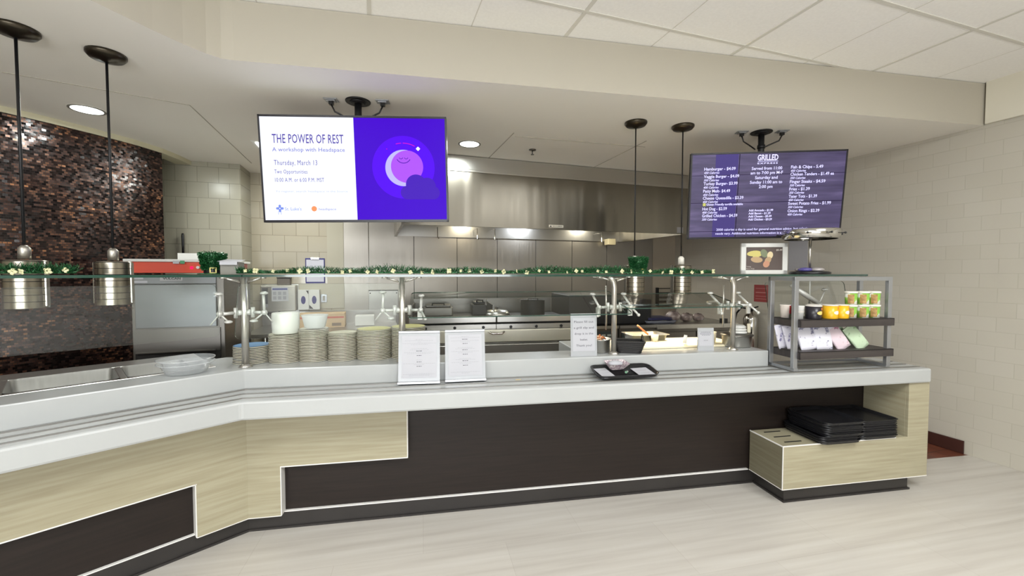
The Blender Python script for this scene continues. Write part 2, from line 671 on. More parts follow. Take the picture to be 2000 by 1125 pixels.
vs = N('ShaderNodeVectorMath')
vs.operation = 'SCALE'
vs.inputs[3].default_value = 0.16
Lk(va.outputs[0], vs.inputs[0])
vadd = N('ShaderNodeVectorMath')
Lk(vs.outputs[0], vadd.inputs[0])
Lk(geo.outputs['Normal'], vadd.inputs[1])
vn = N('ShaderNodeVectorMath')
vn.operation = 'NORMALIZE'
Lk(vadd.outputs[0], vn.inputs[0])
Lk(vn.outputs[0], b.inputs['Normal'])
W = offs(CP, -0.012)[2:]
W2 = offs(CP, -0.135)[2:]
# resample smooth
m = MB()
uvl = m.bm.loops.layers.uv.new('UVMap')
# Catmull-Rom through the wall line


def cr(P, k=5):
    out = []
    for i in range(len(P) - 1):
        p0, p1, p2, p3 = [Vector(P[max(0, min(len(P) - 1, j))]) for j in (i - 1, i, i + 1, i + 2)]
        for q in range(k):
            u = q / k
            out.append(tuple(0.5 * ((2 * p1) + (p2 - p0) * u + (2 * p0 - 5 * p1 + 4 * p2 - p3) * u * u + (3 * p1 - p0 - 3 * p2 + p3) * u ** 3)))
    return out + [tuple(P[-1])]


Wc = cr(W)
dist = 0
for (a, c) in zip(Wc, Wc[1:]):
    l = (Vector(c) - Vector(a)).length
    vs4 = [m.v((a[0], a[1], 0)), m.v((c[0], c[1], 0)), m.v((c[0], c[1], 2.7)), m.v((a[0], a[1], 2.7))]
    f = m.f(vs4, 0, True)
    for lp, uv in zip(f.loops, ((dist, 0), (dist + l, 0), (dist + l, 2.7), (dist, 2.7))):
        lp[uvl].uv = uv
    dist += l
bmesh.ops.remove_doubles(m.bm, verts=m.bm.verts, dist=1e-5)
m.prism(offs(Wc, -0.002) + offs(Wc, -0.11)[::-1], 0, 2.7, 1)
S('wall_mosaic', m, [mm, mat('dark_wall_end', (38, 33, 30), 0.4)])
# stainless wall lining behind the cook line
m = MB()
m.box(-0.36, -0.065, 5.775, 5.8, 0.85, 2.3)
seams = [-0.06, 0.514, 1.10, 1.68, 2.27, 2.86, 3.46, 4.31]
for a, c in zip(seams, seams[1:]):
    m.box(a + .004, c - .004, 5.785, 5.8, 0.85, 2.25)
    m.box(c - .004, c + .004, 5.79, 5.8, 0.85, 2.25, 1)
S('trim_4', m, [M_wallsteel, M_dark])
m = MB()
m = MB()
m.box(-0.56, -0.365, 5.79, 5.8, 1.09, 2.6)
m.box(-0.9, -0.56, 5.79, 5.8, 1.09, 1.4)
S('trim_5', m, mat('smooth_cream_board', (166, 160, 142), 0.3))
S('trim_6', MB().box(4.31, 4.75, 5.79, 5.8, 0, 2.72), mat('taupe_board', (168, 158, 142), 0.5))
# ============================================================ COUNTER
kR, kL = (lambda d: FR), None


def band(mb, t0, t1, z0, z1, sL=-2.2, sR=3.4, mi=0):
    """straight-sided band following both counter wings, between offsets t0 (front) and t1 (back) of frame R"""
    mb.prism([FL(sL, t0 + .129), corner(t0), FR(sR, t0), FR(sR, t1), corner(t1), FL(sL, t1 + .129)], z0, z1, mi)


ct = thing('countertop', 'white solid surface counter with raised serving ledge and metal tray rails', 'countertop', (0, 0, 0))
m = MB()
band(m, 2.36, 2.76, 0.77, 0.87)
build('tray_slide', m, M_white, ct, bevel=0.012)
m = MB()
m.prism([FL(-2.2, 2.754), corner(2.625), FR(2.33, 2.625), FR(2.33, 3.3), FR(0.97, 3.3), FR(0.97, 2.88), FR(0.0, 2.88), FR(-0.06, 3.03), FR(-1.22, 3.03), FL(0.74, 3.25), FL(0.62, 3.25), FL(0.62, 2.965), FL(-2.2, 2.965)], 0.868, 0.982)
build('serving_ledge', m, M_white, ct, bevel=0.006)
M_rail = mat('rail_metal', (150, 148, 144), 0.35, 0.9)
for t0 in (2.42, 2.51, 2.60):
    m = MB()
    band(m, t0 - .006, t0 + .006, 0.866, 0.875, sR=3.37)
    build('slide_rail', m, M_rail, ct)
# base cladding
cb = thing('counter_base', 'long counter front in pale wood and dark brown laminate panels', 'counter', (0, 0, 0))
m = MB()
m.prism([FL(-2.2, 2.77), corner(2.64), FR(-0.922, 2.64), FR(-0.922, 2.7), corner(2.7), FL(-2.2, 2.83)], 0.395, 0.769)
m.prism([FR(-0.922, 2.64), FR(-0.195, 2.64), FR(-0.195, 2.7), FR(-0.922, 2.7)], 0.395, 0.769)
m.prism([FL(0.475, 2.77), corner(2.64), FR(-0.922, 2.64), FR(-0.922, 2.7), corner(2.7), FL(0.475, 2.83)], 0.1, 0.396)
build('maple_panel', m, M_maple, cb, label='pale wood stepped panel')
m = MB()
band(m, 2.70, 2.76, 0.1, 0.769, sR=3.25)
build('dark_panel', m, M_wenge, cb, label='dark brown recessed panel')
m = MB()
band(m, 2.685, 2.76, 0.0, 0.097, sR=3.25)
m2 = m
band(m2, 2.675, 2.69, 0.0, 0.012, sR=3.25)
build('toe_kick', m, M_kick, cb, label='dark rubber toe kick')
m = MB()
band(m, 2.682, 2.70, 0.097, 0.103, sR=2.23)
m.prism([FL(-2.2, 2.768), FL(0.479, 2.768), FL(0.479, 2.83), FL(-2.2, 2.83)], 0.390, 0.396)
m.prism([FL(0.471, 2.768), FL(0.476, 2.768), FL(0.476, 2.83), FL(0.471, 2.83)], 0.1, 0.396)
m.prism([FR(-0.922, 2.638), FR(-0.193, 2.638), FR(-0.193, 2.70), FR(-0.922, 2.70)], 0.390, 0.396)
m.prism([FR(-0.195, 2.638), FR(-0.190, 2.638), FR(-0.190, 2.70), FR(-0.195, 2.70)], 0.39, 0.769)
m.prism([FR(-0.924, 2.638), FR(-0.919, 2.638), FR(-0.919, 2.70), FR(-0.924, 2.70)], 0.1, 0.396)
m.prism([FL(0.475, 2.768), corner(2.638), FR(-0.922, 2.638), FR(-0.922, 2.66), corner(2.66), FL(0.475, 2.79)], 0.097, 0.101)
build('edge_strip', m, M_trimwhite, cb, label='thin white edge strip')
m = MB()
m.prism([FL(-2.2, 2.9), corner(2.765, 2.9), FR(2.33, 2.765), FR(2.33, 3.28), FR(0.97, 3.28), FR(0.97, 2.86), FR(0, 2.86), FR(-0.06, 3.0), FR(-1.2, 3.0), FL(0.72, 3.2), FL(0.6, 3.2), FL(0.6, 2.95), FL(-2.2, 2.95)], 0.0, 0.866)
build('carcass', m, M_steelh, cb, label='stainless steel back of the counter')
# tray cabinet
tcab = thing('tray_cabinet', 'low pale wood tray bench and side panel under the right counter end', 'cabinet', FR(2.235, 2.378, 0), AR)
W_, D_ = 1.175, 0.30
m = MB()
m.box(0, 0.99, 0, D_, 0.1, 0.39)
m.box(0.985, W_, 0, 0.02, 0.1, 0.39)
m.box(1.0, W_, 0, 0.02, 0.389, 0.768)
m.prism([(0, 0), (0.01, 0), (0.01, D_), (0, D_)], 0.1, 0.39)
build('bench_box', m, M_maple, tcab, bevel=0.002)
m = MB()
m.box(1.0, 1.02, 0.02, 0.318, 0.1, 0.768)
m.box(W_ - .02, W_, 0.02, 0.318, 0.1, 0.768)
build('side_panel', m, M_maple, tcab, bevel=0.002)
m = MB()
m.box(0.04, 1.05, 0.03, D_ + .01, 0, 0.1)
m.box(0.03, 1.06, 0.02, D_ + .01, 0, 0.012)
build('toe_kick', m, M_kick, tcab, label='dark toe kick')
m = MB()
m.box(-.001, .9, -.002, .004, .388, .3945)
m.box(-.002, .003, -.001, D_, .386, .3935)
m.box(-.002, W_, -.002, .003, .0985, .103)
m.box(-.002, .003, -.002, D_, .0985, .103)
m.box(-.0025, .0025, -.0025, .0025, .1, .392)
build('edge_strip', m, M_trimwhite, tcab)
m = MB()
for k in range(3):
    m.box(0.07 + .0 * k, 0.2, 0.06 + .09 * k, 0.068 + .09 * k, .3905, .394)
build('slot', m, M_dark, tcab, label='black slots cut in the bench top')
# cafeteria trays
M_tray = noisy('black_tray_plastic', [(0.3, (20, 20, 22)), (0.7, (30, 30, 33))], (150, 150, 150), rough=0.3)


def tray_mesh(w, d, h=0.022):
    m = MB()
    r = 0.045
    prof = [(-.006, 0.004), (-0.012, 0.0), (0.0, h - .004), (0.004, h), (-0.004, h), (-0.018, 0.006), (-.03, 0.004)]
    rings = [rrect(w - .03 + 2 * i, d - .03 + 2 * i, max(.012, r + i), z) for i, z in prof]
    m.loft(rings, 0, True, True, True)
    return m


tr0 = build('cafeteria_tray', tray_mesh(0.345, 0.372), M_tray)
stacks = [(2.66, 2.32, 9, 'left'), (2.99, 2.345, 8, 'right')]
first = True
for (s0, t0, n, side) in stacks:
    for k in range(n):
        o = tr0 if first else tr0.copy()
        if not first:
            COL.objects.link(o)
        first = False
        j = random.uniform(-.006, .006)
        o.location = FR(s0 + j + (0.03 if (side == 'left' and k > 2) else 0), t0 + .189 + random.uniform(-.006, .006), 0.395 + k * 0.0155)
        o.rotation_euler = (0, 0, AR + random.uniform(-.004, .004))
        pos = 'topmost' if k == n - 1 else 'lowest' if k == 0 else 'number %d from the bottom' % (k + 1)
        tag(o, 'black cafeteria tray, %s of the %s stack on the low bench' % (pos, side), 'tray', 'cafeteria trays stacked on the bench')
# tray with papers on the slide, its back edge resting up against the ledge
TZ = 0.877
TT = math.radians(10)
TRAY_C = FR(1.175, 2.515)


def on_tray(x, y, z=.006):
    """point on the tilted tray: x along the counter, y towards the kitchen"""
    yy, zz = y * math.cos(TT) - z * math.sin(TT), (y + .105) * math.sin(TT) + z * math.cos(TT)
    return (TRAY_C[0] + x * math.cos(AR) - yy * math.sin(AR), TRAY_C[1] + x * math.sin(AR) + yy * math.cos(AR), TZ + zz)


o = build('serving_tray', tray_mesh(0.44, 0.215), M_tray, loc=on_tray(0, 0, 0), rot=(TT, 0, AR))
tag(o, 'black serving tray holding slips of paper on the tray rails', 'tray')


def paper(name, w, d, loc, rz, label, lines=3, cat='paper', M=None, group=None):
    m = MB()
    m.box(-w / 2, w / 2, -d / 2, d / 2, 0, .0012)
    for i in range(lines):
        y = d / 2 - d * (i + 1) / (lines + 1)
        m.box(-w * .4, w * .3, y - .0015, y + .0015, .0012, .0016, 1)
    o = build(name, m, [M or M_paper, M_inkgrey], loc=loc, rot=rz)
    return tag(o, label, cat, group)


paper('order_slip', .085, .15, on_tray(-.135, -.01, .008), (TT, 0, AR + .12), 'stack of white order slips at the left side of the serving tray', 3)
paper('order_slip', .115, .12, on_tray(.125, -.012, .008), (TT, 0, AR + .1), 'white order slip pad at the right side of the serving tray', 2)
m = MB()
m.loft([rrect(.09 + .03 * k, .04 + .025 * k, .01, .022 * k, n=2) for k in range(3)], 0, True, False, False)
o = build('paper_food_boat', m, noisy('checkered_paper', [(0.45, (206, 196, 196)), (0.55, (150, 128, 140))], (90, 90, 90), rough=.7), loc=on_tray(-.03, .055, .007), rot=(TT, 0, AR + .1))
tag(o, 'paper food boat printed in grey pink check at the back of the serving tray', 'food boat')
m = MB()
m.ball((0, 0, .02), .045, n=10, sz=.4, sx=1.2, sy=.7)
o = build('napkin', m, M_paper, loc=on_tray(-.035, .06, .022), rot=(TT, 0, AR))
tag(o, 'crumpled white paper inside the checked food boat', 'napkin')
m = MB()
m.tube([(0, -.05, .006), (0, .02, .006)], .0065, 8)
m.tube([(0, .02, .006), (0, .055, .006)], .0075, 8, 1)
o = build('marker_pen', m, [M_plastwhite, mat('pen_green', (96, 140, 110), .4)], loc=on_tray(0.01, -.02, .008), rot=(TT, 0, AR + 2.6))
tag(o, 'white marker pen with green cap lying on the serving tray', 'pen')


# ============================================================ SIGN HOLDERS
def sign_holder(loc, w, h, yaw, tilt, label, rails=True, body=None, cat='sign', name='menu_stand'):
    """upright holder; local x right, z up, front is -y"""
    t = thing(name, label, cat, loc, (0, 0, yaw))
    R = Matrix.Rotation(-tilt, 4, 'X')
    m = MB(R)
    m.box(-w / 2, w / 2, 0, .004, 0.0, h)
    build('panel', m, mat('clear_white_acrylic', (164, 166, 169), .25), t)
    if rails:
        m = MB(R)
        m.box(-w / 2 - .001, w / 2 + .001, -.006, .010, h - .014, h)
        build('top_rail', m, M_alu, t, bevel=.002)
        m = MB(R)
        m.box(-w / 2 - .003, w / 2 + .003, -.02, .012, 0, .014)
        build('bottom_rail', m, M_alu, t, bevel=.002)
    m = MB()
    m.prism([(-w / 2, 0), (w / 2, 0), (w / 2, .05 + h * math.sin(tilt)), (-w / 2, .05 + h * math.sin(tilt))], 0, .003)
    m.box(-w * .3, w * .3, .045 + h * math.sin(tilt), .05 + h * math.sin(tilt), 0, h * .45)
    build('stand_foot', m, mat('clear_white_acrylic', (164, 166, 169), .25), t)
    m = MB(R)
    m.box(-w * .42, w * .42, -.0012, 0, .035, h - .03)
    pp = build('sheet', m, M_paper, t, label='white printed sheet')
    m = MB(R)
    body(m, w, h)
    build('print', m, M_ink if body is not menu_body and body is not menu_body2 else [M_inkgrey, M_ink], pp)
    return t


def squig(m, x, z, w, n, h=.0022, mi=0):
    """line of tiny unreadable print as word-sized dashes"""
    tot = 0
    rnd = random.Random(int(x * 991 + z * 7717))
    p = x - w / 2
    while p < x + w / 2:
        l = rnd.uniform(.006, .014)
        m.box(p, min(p + l, x + w / 2), -.0018, -.0013, z, z + h, mi)
        p += l + .003


def menu_body(m, w, h):
    for z, ww, mi in ((.262, .045, 0), (.255, .17, 0), (.247, .02, 0), (.239, .20, 0), (.232, .10, 0), (.208, .09, 0), (.200, .11, 0), (.193, .035, 1), (.185, .18, 0), (.178, .14, 0), (.166, .03, 1),
                      (.140, .035, 0), (.128, .03, 1), (.119, .19, 0), (.112, .06, 0), (.102, .03, 1), (.056, .19, 0), (.050, .12, 0)):
        squig(m, 0, z, ww, 1, .003 if mi else .0018, mi)


def menu_body2(m, w, h):
    for z, ww, mi in ((.272, .045, 0), (.265, .18, 0), (.255, .035, 1), (.246, .17, 0), (.239, .06, 0), (.228, .03, 1), (.204, .09, 0), (.197, .12, 0), (.190, .035, 1), (.181, .17, 0), (.173, .09, 0), (.163, .03, 1),
                      (.138, .07, 0), (.131, .12, 0), (.124, .035, 1), (.115, .17, 0), (.107, .07, 0), (.096, .03, 1), (.056, .18, 0), (.050, .05, 0)):
        squig(m, 0, z, ww, 1, .003 if mi else .0018, mi)


sign_holder(FR(-0.115, 2.545, .875), .245, .315, math.radians(-11), math.radians(9), 'printed menu in silver railed stand, left one of the pair on the counter', body=menu_body)
sign_holder(FR(0.163, 2.555, .875), .245, .315, math.radians(-8), math.radians(11), 'printed menu in silver railed stand, right one of the pair on the counter', body=menu_body2)


def slip_body(m, w, h):
    for i, s_ in enumerate(('Please fill out', 'a grill slip and', 'drop it in the', 'basket.', 'Thank you!')):
        m.text(s_, 0, h - .062 - i * .0395, .0145, xs=-(.135, .139, .13, .052, .108)[i], align='C', y=-.0016)


sign_holder(FR(0.958, 2.66, .982), .182, .285, math.radians(-9), math.radians(3), 'white sign asking guests to fill out a grill slip', rails=False, body=slip_body, name='notice_stand')


def small_body(m, w, h):
    for z, ww in ((.132, .07), (.124, .085), (.117, .085), (.11, .06), (.072, .03)):
        squig(m, 0, z, ww, 1, .002)


sign_holder(FR(1.885, 2.70, .982), .118, .162, math.radians(-15), math.radians(3), 'small white printed card in holder under the right heat lamps', rails=False, body=small_body, name='card_stand')
# scrap of masking tape
o = build('tape_scrap', MB().box(-.017, .017, -.006, .006, 0, .001), mat('yellow_tape', (205, 180, 120), .5), loc=FR(.49, 2.555, .871), rot=AR)
tag(o, 'small yellowed tape scrap stuck on the white tray slide', 'tape')
# ============================================================ SNEEZE GUARD
sg = thing('sneeze_guard', 'glass sneeze guard with flat top shelf on steel posts along the counter', 'sneeze guard', (0, 0, 0))
ZS = 1.514


def pane(name, pts, th=0.006, parent=sg, mats=None):
    """flat glass sheet from a 3-D outline; edges take the green edge material"""
    m = MB()
    P = [Vector(p) for p in pts]
    n = (P[1] - P[0]).cross(P[-1] - P[0]).normalized() * th / 2
    a = [m.v(p + n) for p in P]
    b2 = [m.v(p - n) for p in P]
    m.f(a, 0)
    m.f(b2[::-1], 0)
    for i in range(len(P)):
        j = (i + 1) % len(P)
        m.f([a[i], b2[i], b2[j], a[j]], 1)
    return build(name, m, mats or [M_glass, M_gedge], parent)


def rcorner(c0, u, v, w, h, r=0.03, n=4):
    """rounded rectangle outline in 3-D: origin c0, unit axes u v"""
    out = []
    for (x, y, a0) in ((w - r, h - r, 0), (r, h - r, PI / 2), (r, r, PI), (w - r, r, 3 * PI / 2)):
        for i in range(n + 1):
            a = a0 + PI / 2 * i / n
            out.append(Vector(c0) + Vector(u) * (x + r * math.cos(a)) + Vector(v) * (y + r * math.sin(a)))
    return out


uR = Vector((math.cos(AR), math.sin(AR), 0))
uL = Vector((math.cos(AL), math.sin(AL), 0))
m = MB()
P = [FR(3.13, 2.60), FR(3.13, 3.03), corner(3.03), corner(2.60)]
m.prism(P, ZS, ZS + .013, 1)
for f in m.bm.faces:
    if abs(f.normal.z) > .5 or len(f.verts) == 4 and abs(f.calc_center_median().z - ZS - .0065) > .005:
        f.material_index = 0
build('glass_shelf', m, [M_glass, M_gedge], sg)
m = MB()
P = [corner(2.60), corner(3.03), FL(-2.2, 3.159), FL(-2.2, 2.729)]
m.prism([(p[0] - .003, p[1]) for p in P], ZS, ZS + .013, 1)
for f in m.bm.faces:
    if abs(f.calc_center_median().z - ZS - .0065) > .005:
        f.material_index = 0
build('glass_shelf', m, [M_glass, M_gedge], sg)
nL_ = Vector((-math.sin(AL), math.cos(AL), 0))
nR_ = Vector((-math.sin(AR), math.cos(AR), 0))
pane('front_pane', rcorner(FL(-2.2, 2.76, 1.185), uL, (nL_ * .2 + Vector((0, 0, 1))).normalized(), 2.80, .295))
pane('front_pane', rcorner(FR(-1.135, 2.60, 1.162), uR, (nR_ * .19 + Vector((0, 0, 1))).normalized(), .90, .317))
pane('front_pane', rcorner(FR(2.42, 2.72, 1.162), uR, (nR_ * .19 + Vector((0, 0, 1))).normalized(), .70, .317))
a, b2 = Vector(FR(-.178, 2.55, 1.270)), Vector(FR(-.15, 2.95, 1.402))
vv = (Vector(FR(-.178, 2.95, 1.402)) - a)
pane('front_pane', rcorner(a, uR, vv.normalized(), 1.43, vv.length), th=.007)
a = Vector(FR(1.225, 2.58, 1.303))
vv = (Vector(FR(1.225, 2.96, 1.380)) - a)
pane('front_pane', rcorner(a, uR, vv.normalized(), .87, vv.length), th=.007)
# posts
M_post = mat('post_nickel', (196, 192, 184), 0.3, 0.9)
posts = [('L', corner(2.70), 0), ('R', FR(-.222, 2.70), 0), ('R', FR(1.185, 2.70), 1), ('R', FR(2.098, 2.70), 1)]
for i, (w_, (px, py), curved) in enumerate(posts):
    r = .0195
    m = MB()
    nb = Vector((-math.sin(AR), math.cos(AR), 0))
    if not curved:
        m.tube([(px, py, .984), (px, py, ZS - .004)], r, 14)
    else:
        m.tube([(px, py, .984), (px, py, 1.44), tuple(Vector((px, py, 1.475)) - uR * .006), tuple(Vector((px, py, 1.495)) - uR * .018), tuple(Vector((px, py, 1.505)) - uR * .034)], r * .92, 12)
        m.tube([(px - .02, py + .07, 1.14), (px - .02, py + .07, 1.45)], .006, 8)
    po = build('post', m, M_post, sg)
    m = MB()
    m.lathe([(.036, .982), (.036, .988), (.024, .996), (.022, 1.0)], 18, c=(px, py, 0))
    build('post_flange', m, M_post, po)
    for sgn in (-1, 1):
        u = uR if sgn > 0 else (-uL if i == 0 else -uR)
        m = MB()
        c = Vector((px, py, 0))
        m.tube([c + Vector((0, 0, ZS - .03)) + u * r, c + u * .09 + Vector((0, 0, ZS - .008))], .006, 8)
        m.lathe([(.016, ZS - .009), (.016, ZS - .001)], 12, c=tuple(c + u * .105))
        if curved:
            m.tube([c + Vector((0, 0, ZS - .02)) - uR * .03, c + u * .13 + nb * .06 + Vector((0, 0, ZS - .006))], .005, 8)
        build('support_arm', m, M_post, po)
        # adjustable clamp that carries the pane
        if i == 3 and sgn > 0:
            pass
        m = MB()
        z0 = 1.305
        c = Vector((px, py, z0))
        f_ = -nb * .02
        m.tube([c + u * r * .5, c + u * .035], .016, 8)
        blk = c + u * .045
        m.tube([blk + Vector((0, 0, -.03)), blk + Vector((0, 0, .03))], .011, 8)
        m.tube([blk, c + u * .10 + f_], .009, 8)
        k = c + u * .115 + f_
        m.ball(tuple(k), .017, n=10)
        if i < 2 and not (i == 1 and sgn > 0):
            m.tube([k, k + Vector((0, 0, .105)) - u * .004], .0085, 8)
            m.lathe([(.008, 0), (.022, .004), (.022, .012), (.010, .018)], 14, c=tuple(k + Vector((0, 0, .105))))
            m.tube([k, k - u * .05 + Vector((0, 0, -.045)) + f_], .005, 8)
            m.lathe([(.008, 0), (.021, .004), (.021, .012), (.010, .018)], 14, c=tuple(k - u * .05 + Vector((0, 0, -.055)) + f_))
            m.tube([k, k + u * .045 + Vector((0, 0, -.06))], .004, 6)
        else:
            m.tube([k, k + nb * .12 + Vector((0, 0, .075))], .008, 8)
            m.lathe([(.008, 0), (.020, .004), (.020, .012), (.010, .018)], 14, c=tuple(k + nb * .12 + Vector((0, 0, .075))))
            m.tube([k, k - nb * .05 + u * .03 + Vector((0, 0, -.05))], .007, 8)
            m.ball(tuple(k - nb * .05 + u * .03 + Vector((0, 0, -.05))), .012, n=8)
            m.prism([(k.x - .02, k.y), (k.x + .01, k.y), (k.x + .01, k.y + .012), (k.x - .02, k.y + .012)], z0 - .06, z0)
        build('clamp', m, mat('clamp_zinc', (196, 196, 190), .4, .35), po)

m = MB()  # clamp reflection in the glass, modelled as a solid arm and knobs
a_, b_ = Vector(FR(2.66, 2.76, 1.43)), Vector(FR(2.86, 2.74, 1.30))
m.tube([a_, b_], .018, 10)
m.lathe([(.01, 0), (.03, .006), (.03, .02), (.012, .03)], 14, c=tuple(a_ + Vector((0, 0, -.005))))
m.lathe([(.01, 0), (.03, .006), (.03, .02), (.012, .03)], 14, c=tuple(b_ + Vector((0, 0, -.02))))
m.tube([b_, Vector(FR(2.93, 2.76, 1.40))], .004, 6)
m.lathe([(.008, 0), (.021, .004), (.021, .014), (.010, .02)], 14, c=FR(2.93, 2.76, 1.40))
m.tube([Vector(FR(2.80, 2.765, 1.30)), Vector(FR(2.80, 2.765, ZS))], .006, 8)
build('clamp', m, mat('clamp_zinc', (196, 196, 190), .4, .35), sg)

# ============================================================ GARLANDS AND HATS
M_tinsel = noisy('green_foil', [(0.35, (10, 48, 22)), (0.55, (28, 96, 48)), (0.72, (110, 164, 120))], (160, 160, 160), rough=.3, metal=.35)
M_clover = noisy('cream_clover', [(0.3, (196, 192, 140)), (0.7, (222, 218, 180))], (30, 30, 30), rough=.5)


def garland(path, label, seed, nb=2100, nf=20, r=.046):
    rnd = random.Random(seed)
    P = [Vector(p) for p in path]
    L = [0]
    for a, c in zip(P, P[1:]):
        L.append(L[-1] + (c - a).length)
    tot = L[-1]

    def at(d):
        for i in range(len(P) - 1):
            if d <= L[i + 1]:
                return P[i].lerp(P[i + 1], (d - L[i]) / (L[i + 1] - L[i]))
        return P[-1]
    t = thing('garland', label, 'garland', tuple(P[0]))
    m = MB(Matrix.Translation(-P[0]))
    for k in range(nb):
        d = rnd.uniform(0, tot)
        h = r * (0.5 + .5 * math.sin(d * 9 + seed) * math.sin(d * 4.1 + 1) + .12)
        c = at(d)
        a = rnd.uniform(0, PI)
        ln = rnd.uniform(.016, .042) * (1 if h > .018 else .75)
        dr = Vector((rnd.uniform(-1, 1), math.cos(a), abs(math.sin(a)) * 1.1)).normalized()
        s0 = c + Vector((0, 0, .012)) + Vector((0, rnd.uniform(-.02, .02), rnd.uniform(-.004, h * .6)))
        e = s0 + dr * ln
        e.z = max(c.z + .002, min(e.z, c.z + .018 + h * 1.1))
        side = dr.cross(Vector((rnd.uniform(-1, 1), rnd.uniform(-1, 1), 1))).normalized() * .0019
        m.f([m.v(s0 - side), m.v(s0 + side), m.v(e + side * .4), m.v(e - side * .4)])
    m.tube([tuple(p + Vector((0, 0, .012))) for p in P], .006, 6)
    build('tinsel', m, M_tinsel, t)
    proto = None
    for k in range(nf):
        d = tot * (k + rnd.uniform(.1, .9)) / nf
        c = at(d) + Vector((0, rnd.uniform(-.03, -.012), .012 + rnd.uniform(0, .012))) - P[0]
        if proto is None:
            q = MB()
            for j in range(4):
                a = PI / 2 * j
                q.ball((.009 * math.cos(a), 0, .009 * math.sin(a)), .008, n=8, sy=.3)
            q.tube([(0, 0, 0), (.004, 0, -.018)], .0015, 5)
            proto = build('clover', q, M_clover, t)
            o = proto
        else:
            o = proto.copy()
            COL.objects.link(o)
        o.location = c
        sc = rnd.uniform(.6, 1.1)
        o.scale = (sc, sc, sc)
        o.rotation_euler = (rnd.uniform(-.5, .5), rnd.uniform(-1.5, 1.5), rnd.uniform(-.6, .6))
    return t


ZT = ZS + .0135
garland([FR(-1.16, 2.70, ZT), FR(-.6, 2.68, ZT), FR(0, 2.69, ZT), FR(.7, 2.68, ZT), FR(1.4, 2.69, ZT), FR(1.93, 2.70, ZT)],
        'long green tinsel garland with cream clovers along the glass shelf of the long counter', 3, 6200, 40)
garland([FL(-.75, 2.95, ZT), FL(-.3, 2.93, ZT), FL(.06, 2.95, ZT)], 'short green tinsel garland with cream clovers on the left wing of the guard', 5, 2400, 14)


def hat(loc, label, rz, sc=1.0):
    t = thing('leprechaun_hat', label, 'hat', loc, rz)
    rnd = random.Random(int(sc * 100))
    m = MB()
    m.lathe([(.045 * sc, .006), (.046 * sc, .04 * sc), (.055 * sc, .08 * sc), (.066 * sc, .118 * sc), (.062 * sc, .13 * sc), (.03 * sc, .132 * sc)], 20)
    for k in range(2200):
        a = rnd.uniform(0, 2 * PI)
        z = rnd.uniform(.03, .135) * sc
        r = (.045 + .02 * (z / sc - .02) / .1) * sc
        if z > .128 * sc:
            r *= rnd.random()
        p = Vector((r * math.cos(a), r * math.sin(a), z))
        d = Vector((math.cos(a) * .8 + rnd.uniform(-.8, .8), math.sin(a) * .8 + rnd.uniform(-.8, .8), rnd.uniform(-.8, .8))).normalized()
        s_ = d.orthogonal().normalized() * .0022
        e = p + d * rnd.uniform(.008, .016)
        m.f([m.v(p - s_), m.v(p + s_), m.v(e + s_), m.v(e - s_)])
    build('crown', m, M_tinsel, t)
    m = MB()
    m.lathe([(.02, .001), (.078 * sc, .001), (.08 * sc, .006), (.045 * sc, .009)], 24)
    build('brim', m, M_tinsel, t)
    m = MB()
    m.lathe([(.0475 * sc, .009), (.0485 * sc, .038 * sc)], 22, cap0=False, cap1=False)
    build('band', m, M_black, t, label='black hat band')
    m = MB()
    y = -.053 * sc
    w = .018 * sc
    for b_ in ((-w, w, .006, .013), (-w, w, .036, .043), (-w, -w + .007, .006, .043), (w - .007, w, .006, .043)):
        m.box(b_[0], b_[1], y, y + .005, b_[2] * sc, b_[3] * sc)
    build('buckle', m, mat('pale_gold_foam', (222, 208, 130), .5), t, label='pale yellow square buckle')
    return t


hat(FR(-1.36, 2.86, ZT), 'small green tinsel leprechaun hat on the guard at the counter bend', AR + .45, 1.0)
hat(FR(1.42, 2.82, ZT), 'small green tinsel leprechaun hat above the right heat lamps', AR + .35, .93)
# grey dispenser box with a card, next to the first post
t = thing('receipt_box', 'small grey metal box with a white card on top beside the first post', 'box', FR(-1.225, 2.80, ZT), AR)
build('box_body', MB().box(-.05, .05, -.04, .04, 0, .075), mat('grey_box', (120, 118, 110), .5), t, bevel=.003)
m = MB()
m.poly([(-.06, -.06, .078), (.055, -.055, .074), (.055, .05, .09), (-.05, .05, .094)])
m.box(-.045, .05, -.056, -.055, .058, .079)
build('card', m, M_paper, t)
m = MB()
for k in range(7):
    m.tube([(-.055, -.03 + .0 * k, .008 + k * .009), (-.055, -.012, .012 + k * .009)], .003, 5)
build('coil', m, M_black, t)


# ============================================================ TELEVISIONS
def emat(name, rgb, s=1.0):
    if name in _mats:
        return _mats[name]
    m = bpy.data.materials.new(name)
    m.use_nodes = True
    b = m.node_tree.nodes['Principled BSDF']
    b.inputs['Base Color'].default_value = (0, 0, 0, 1)
    b.inputs['Roughness'].default_value = .35
    b.inputs['Specular IOR Level'].default_value = .06
    b.inputs['Emission Color'].default_value = lin(rgb) + (1,)
    b.inputs['Emission Strength'].default_value = s
    _mats[name] = m
    return m


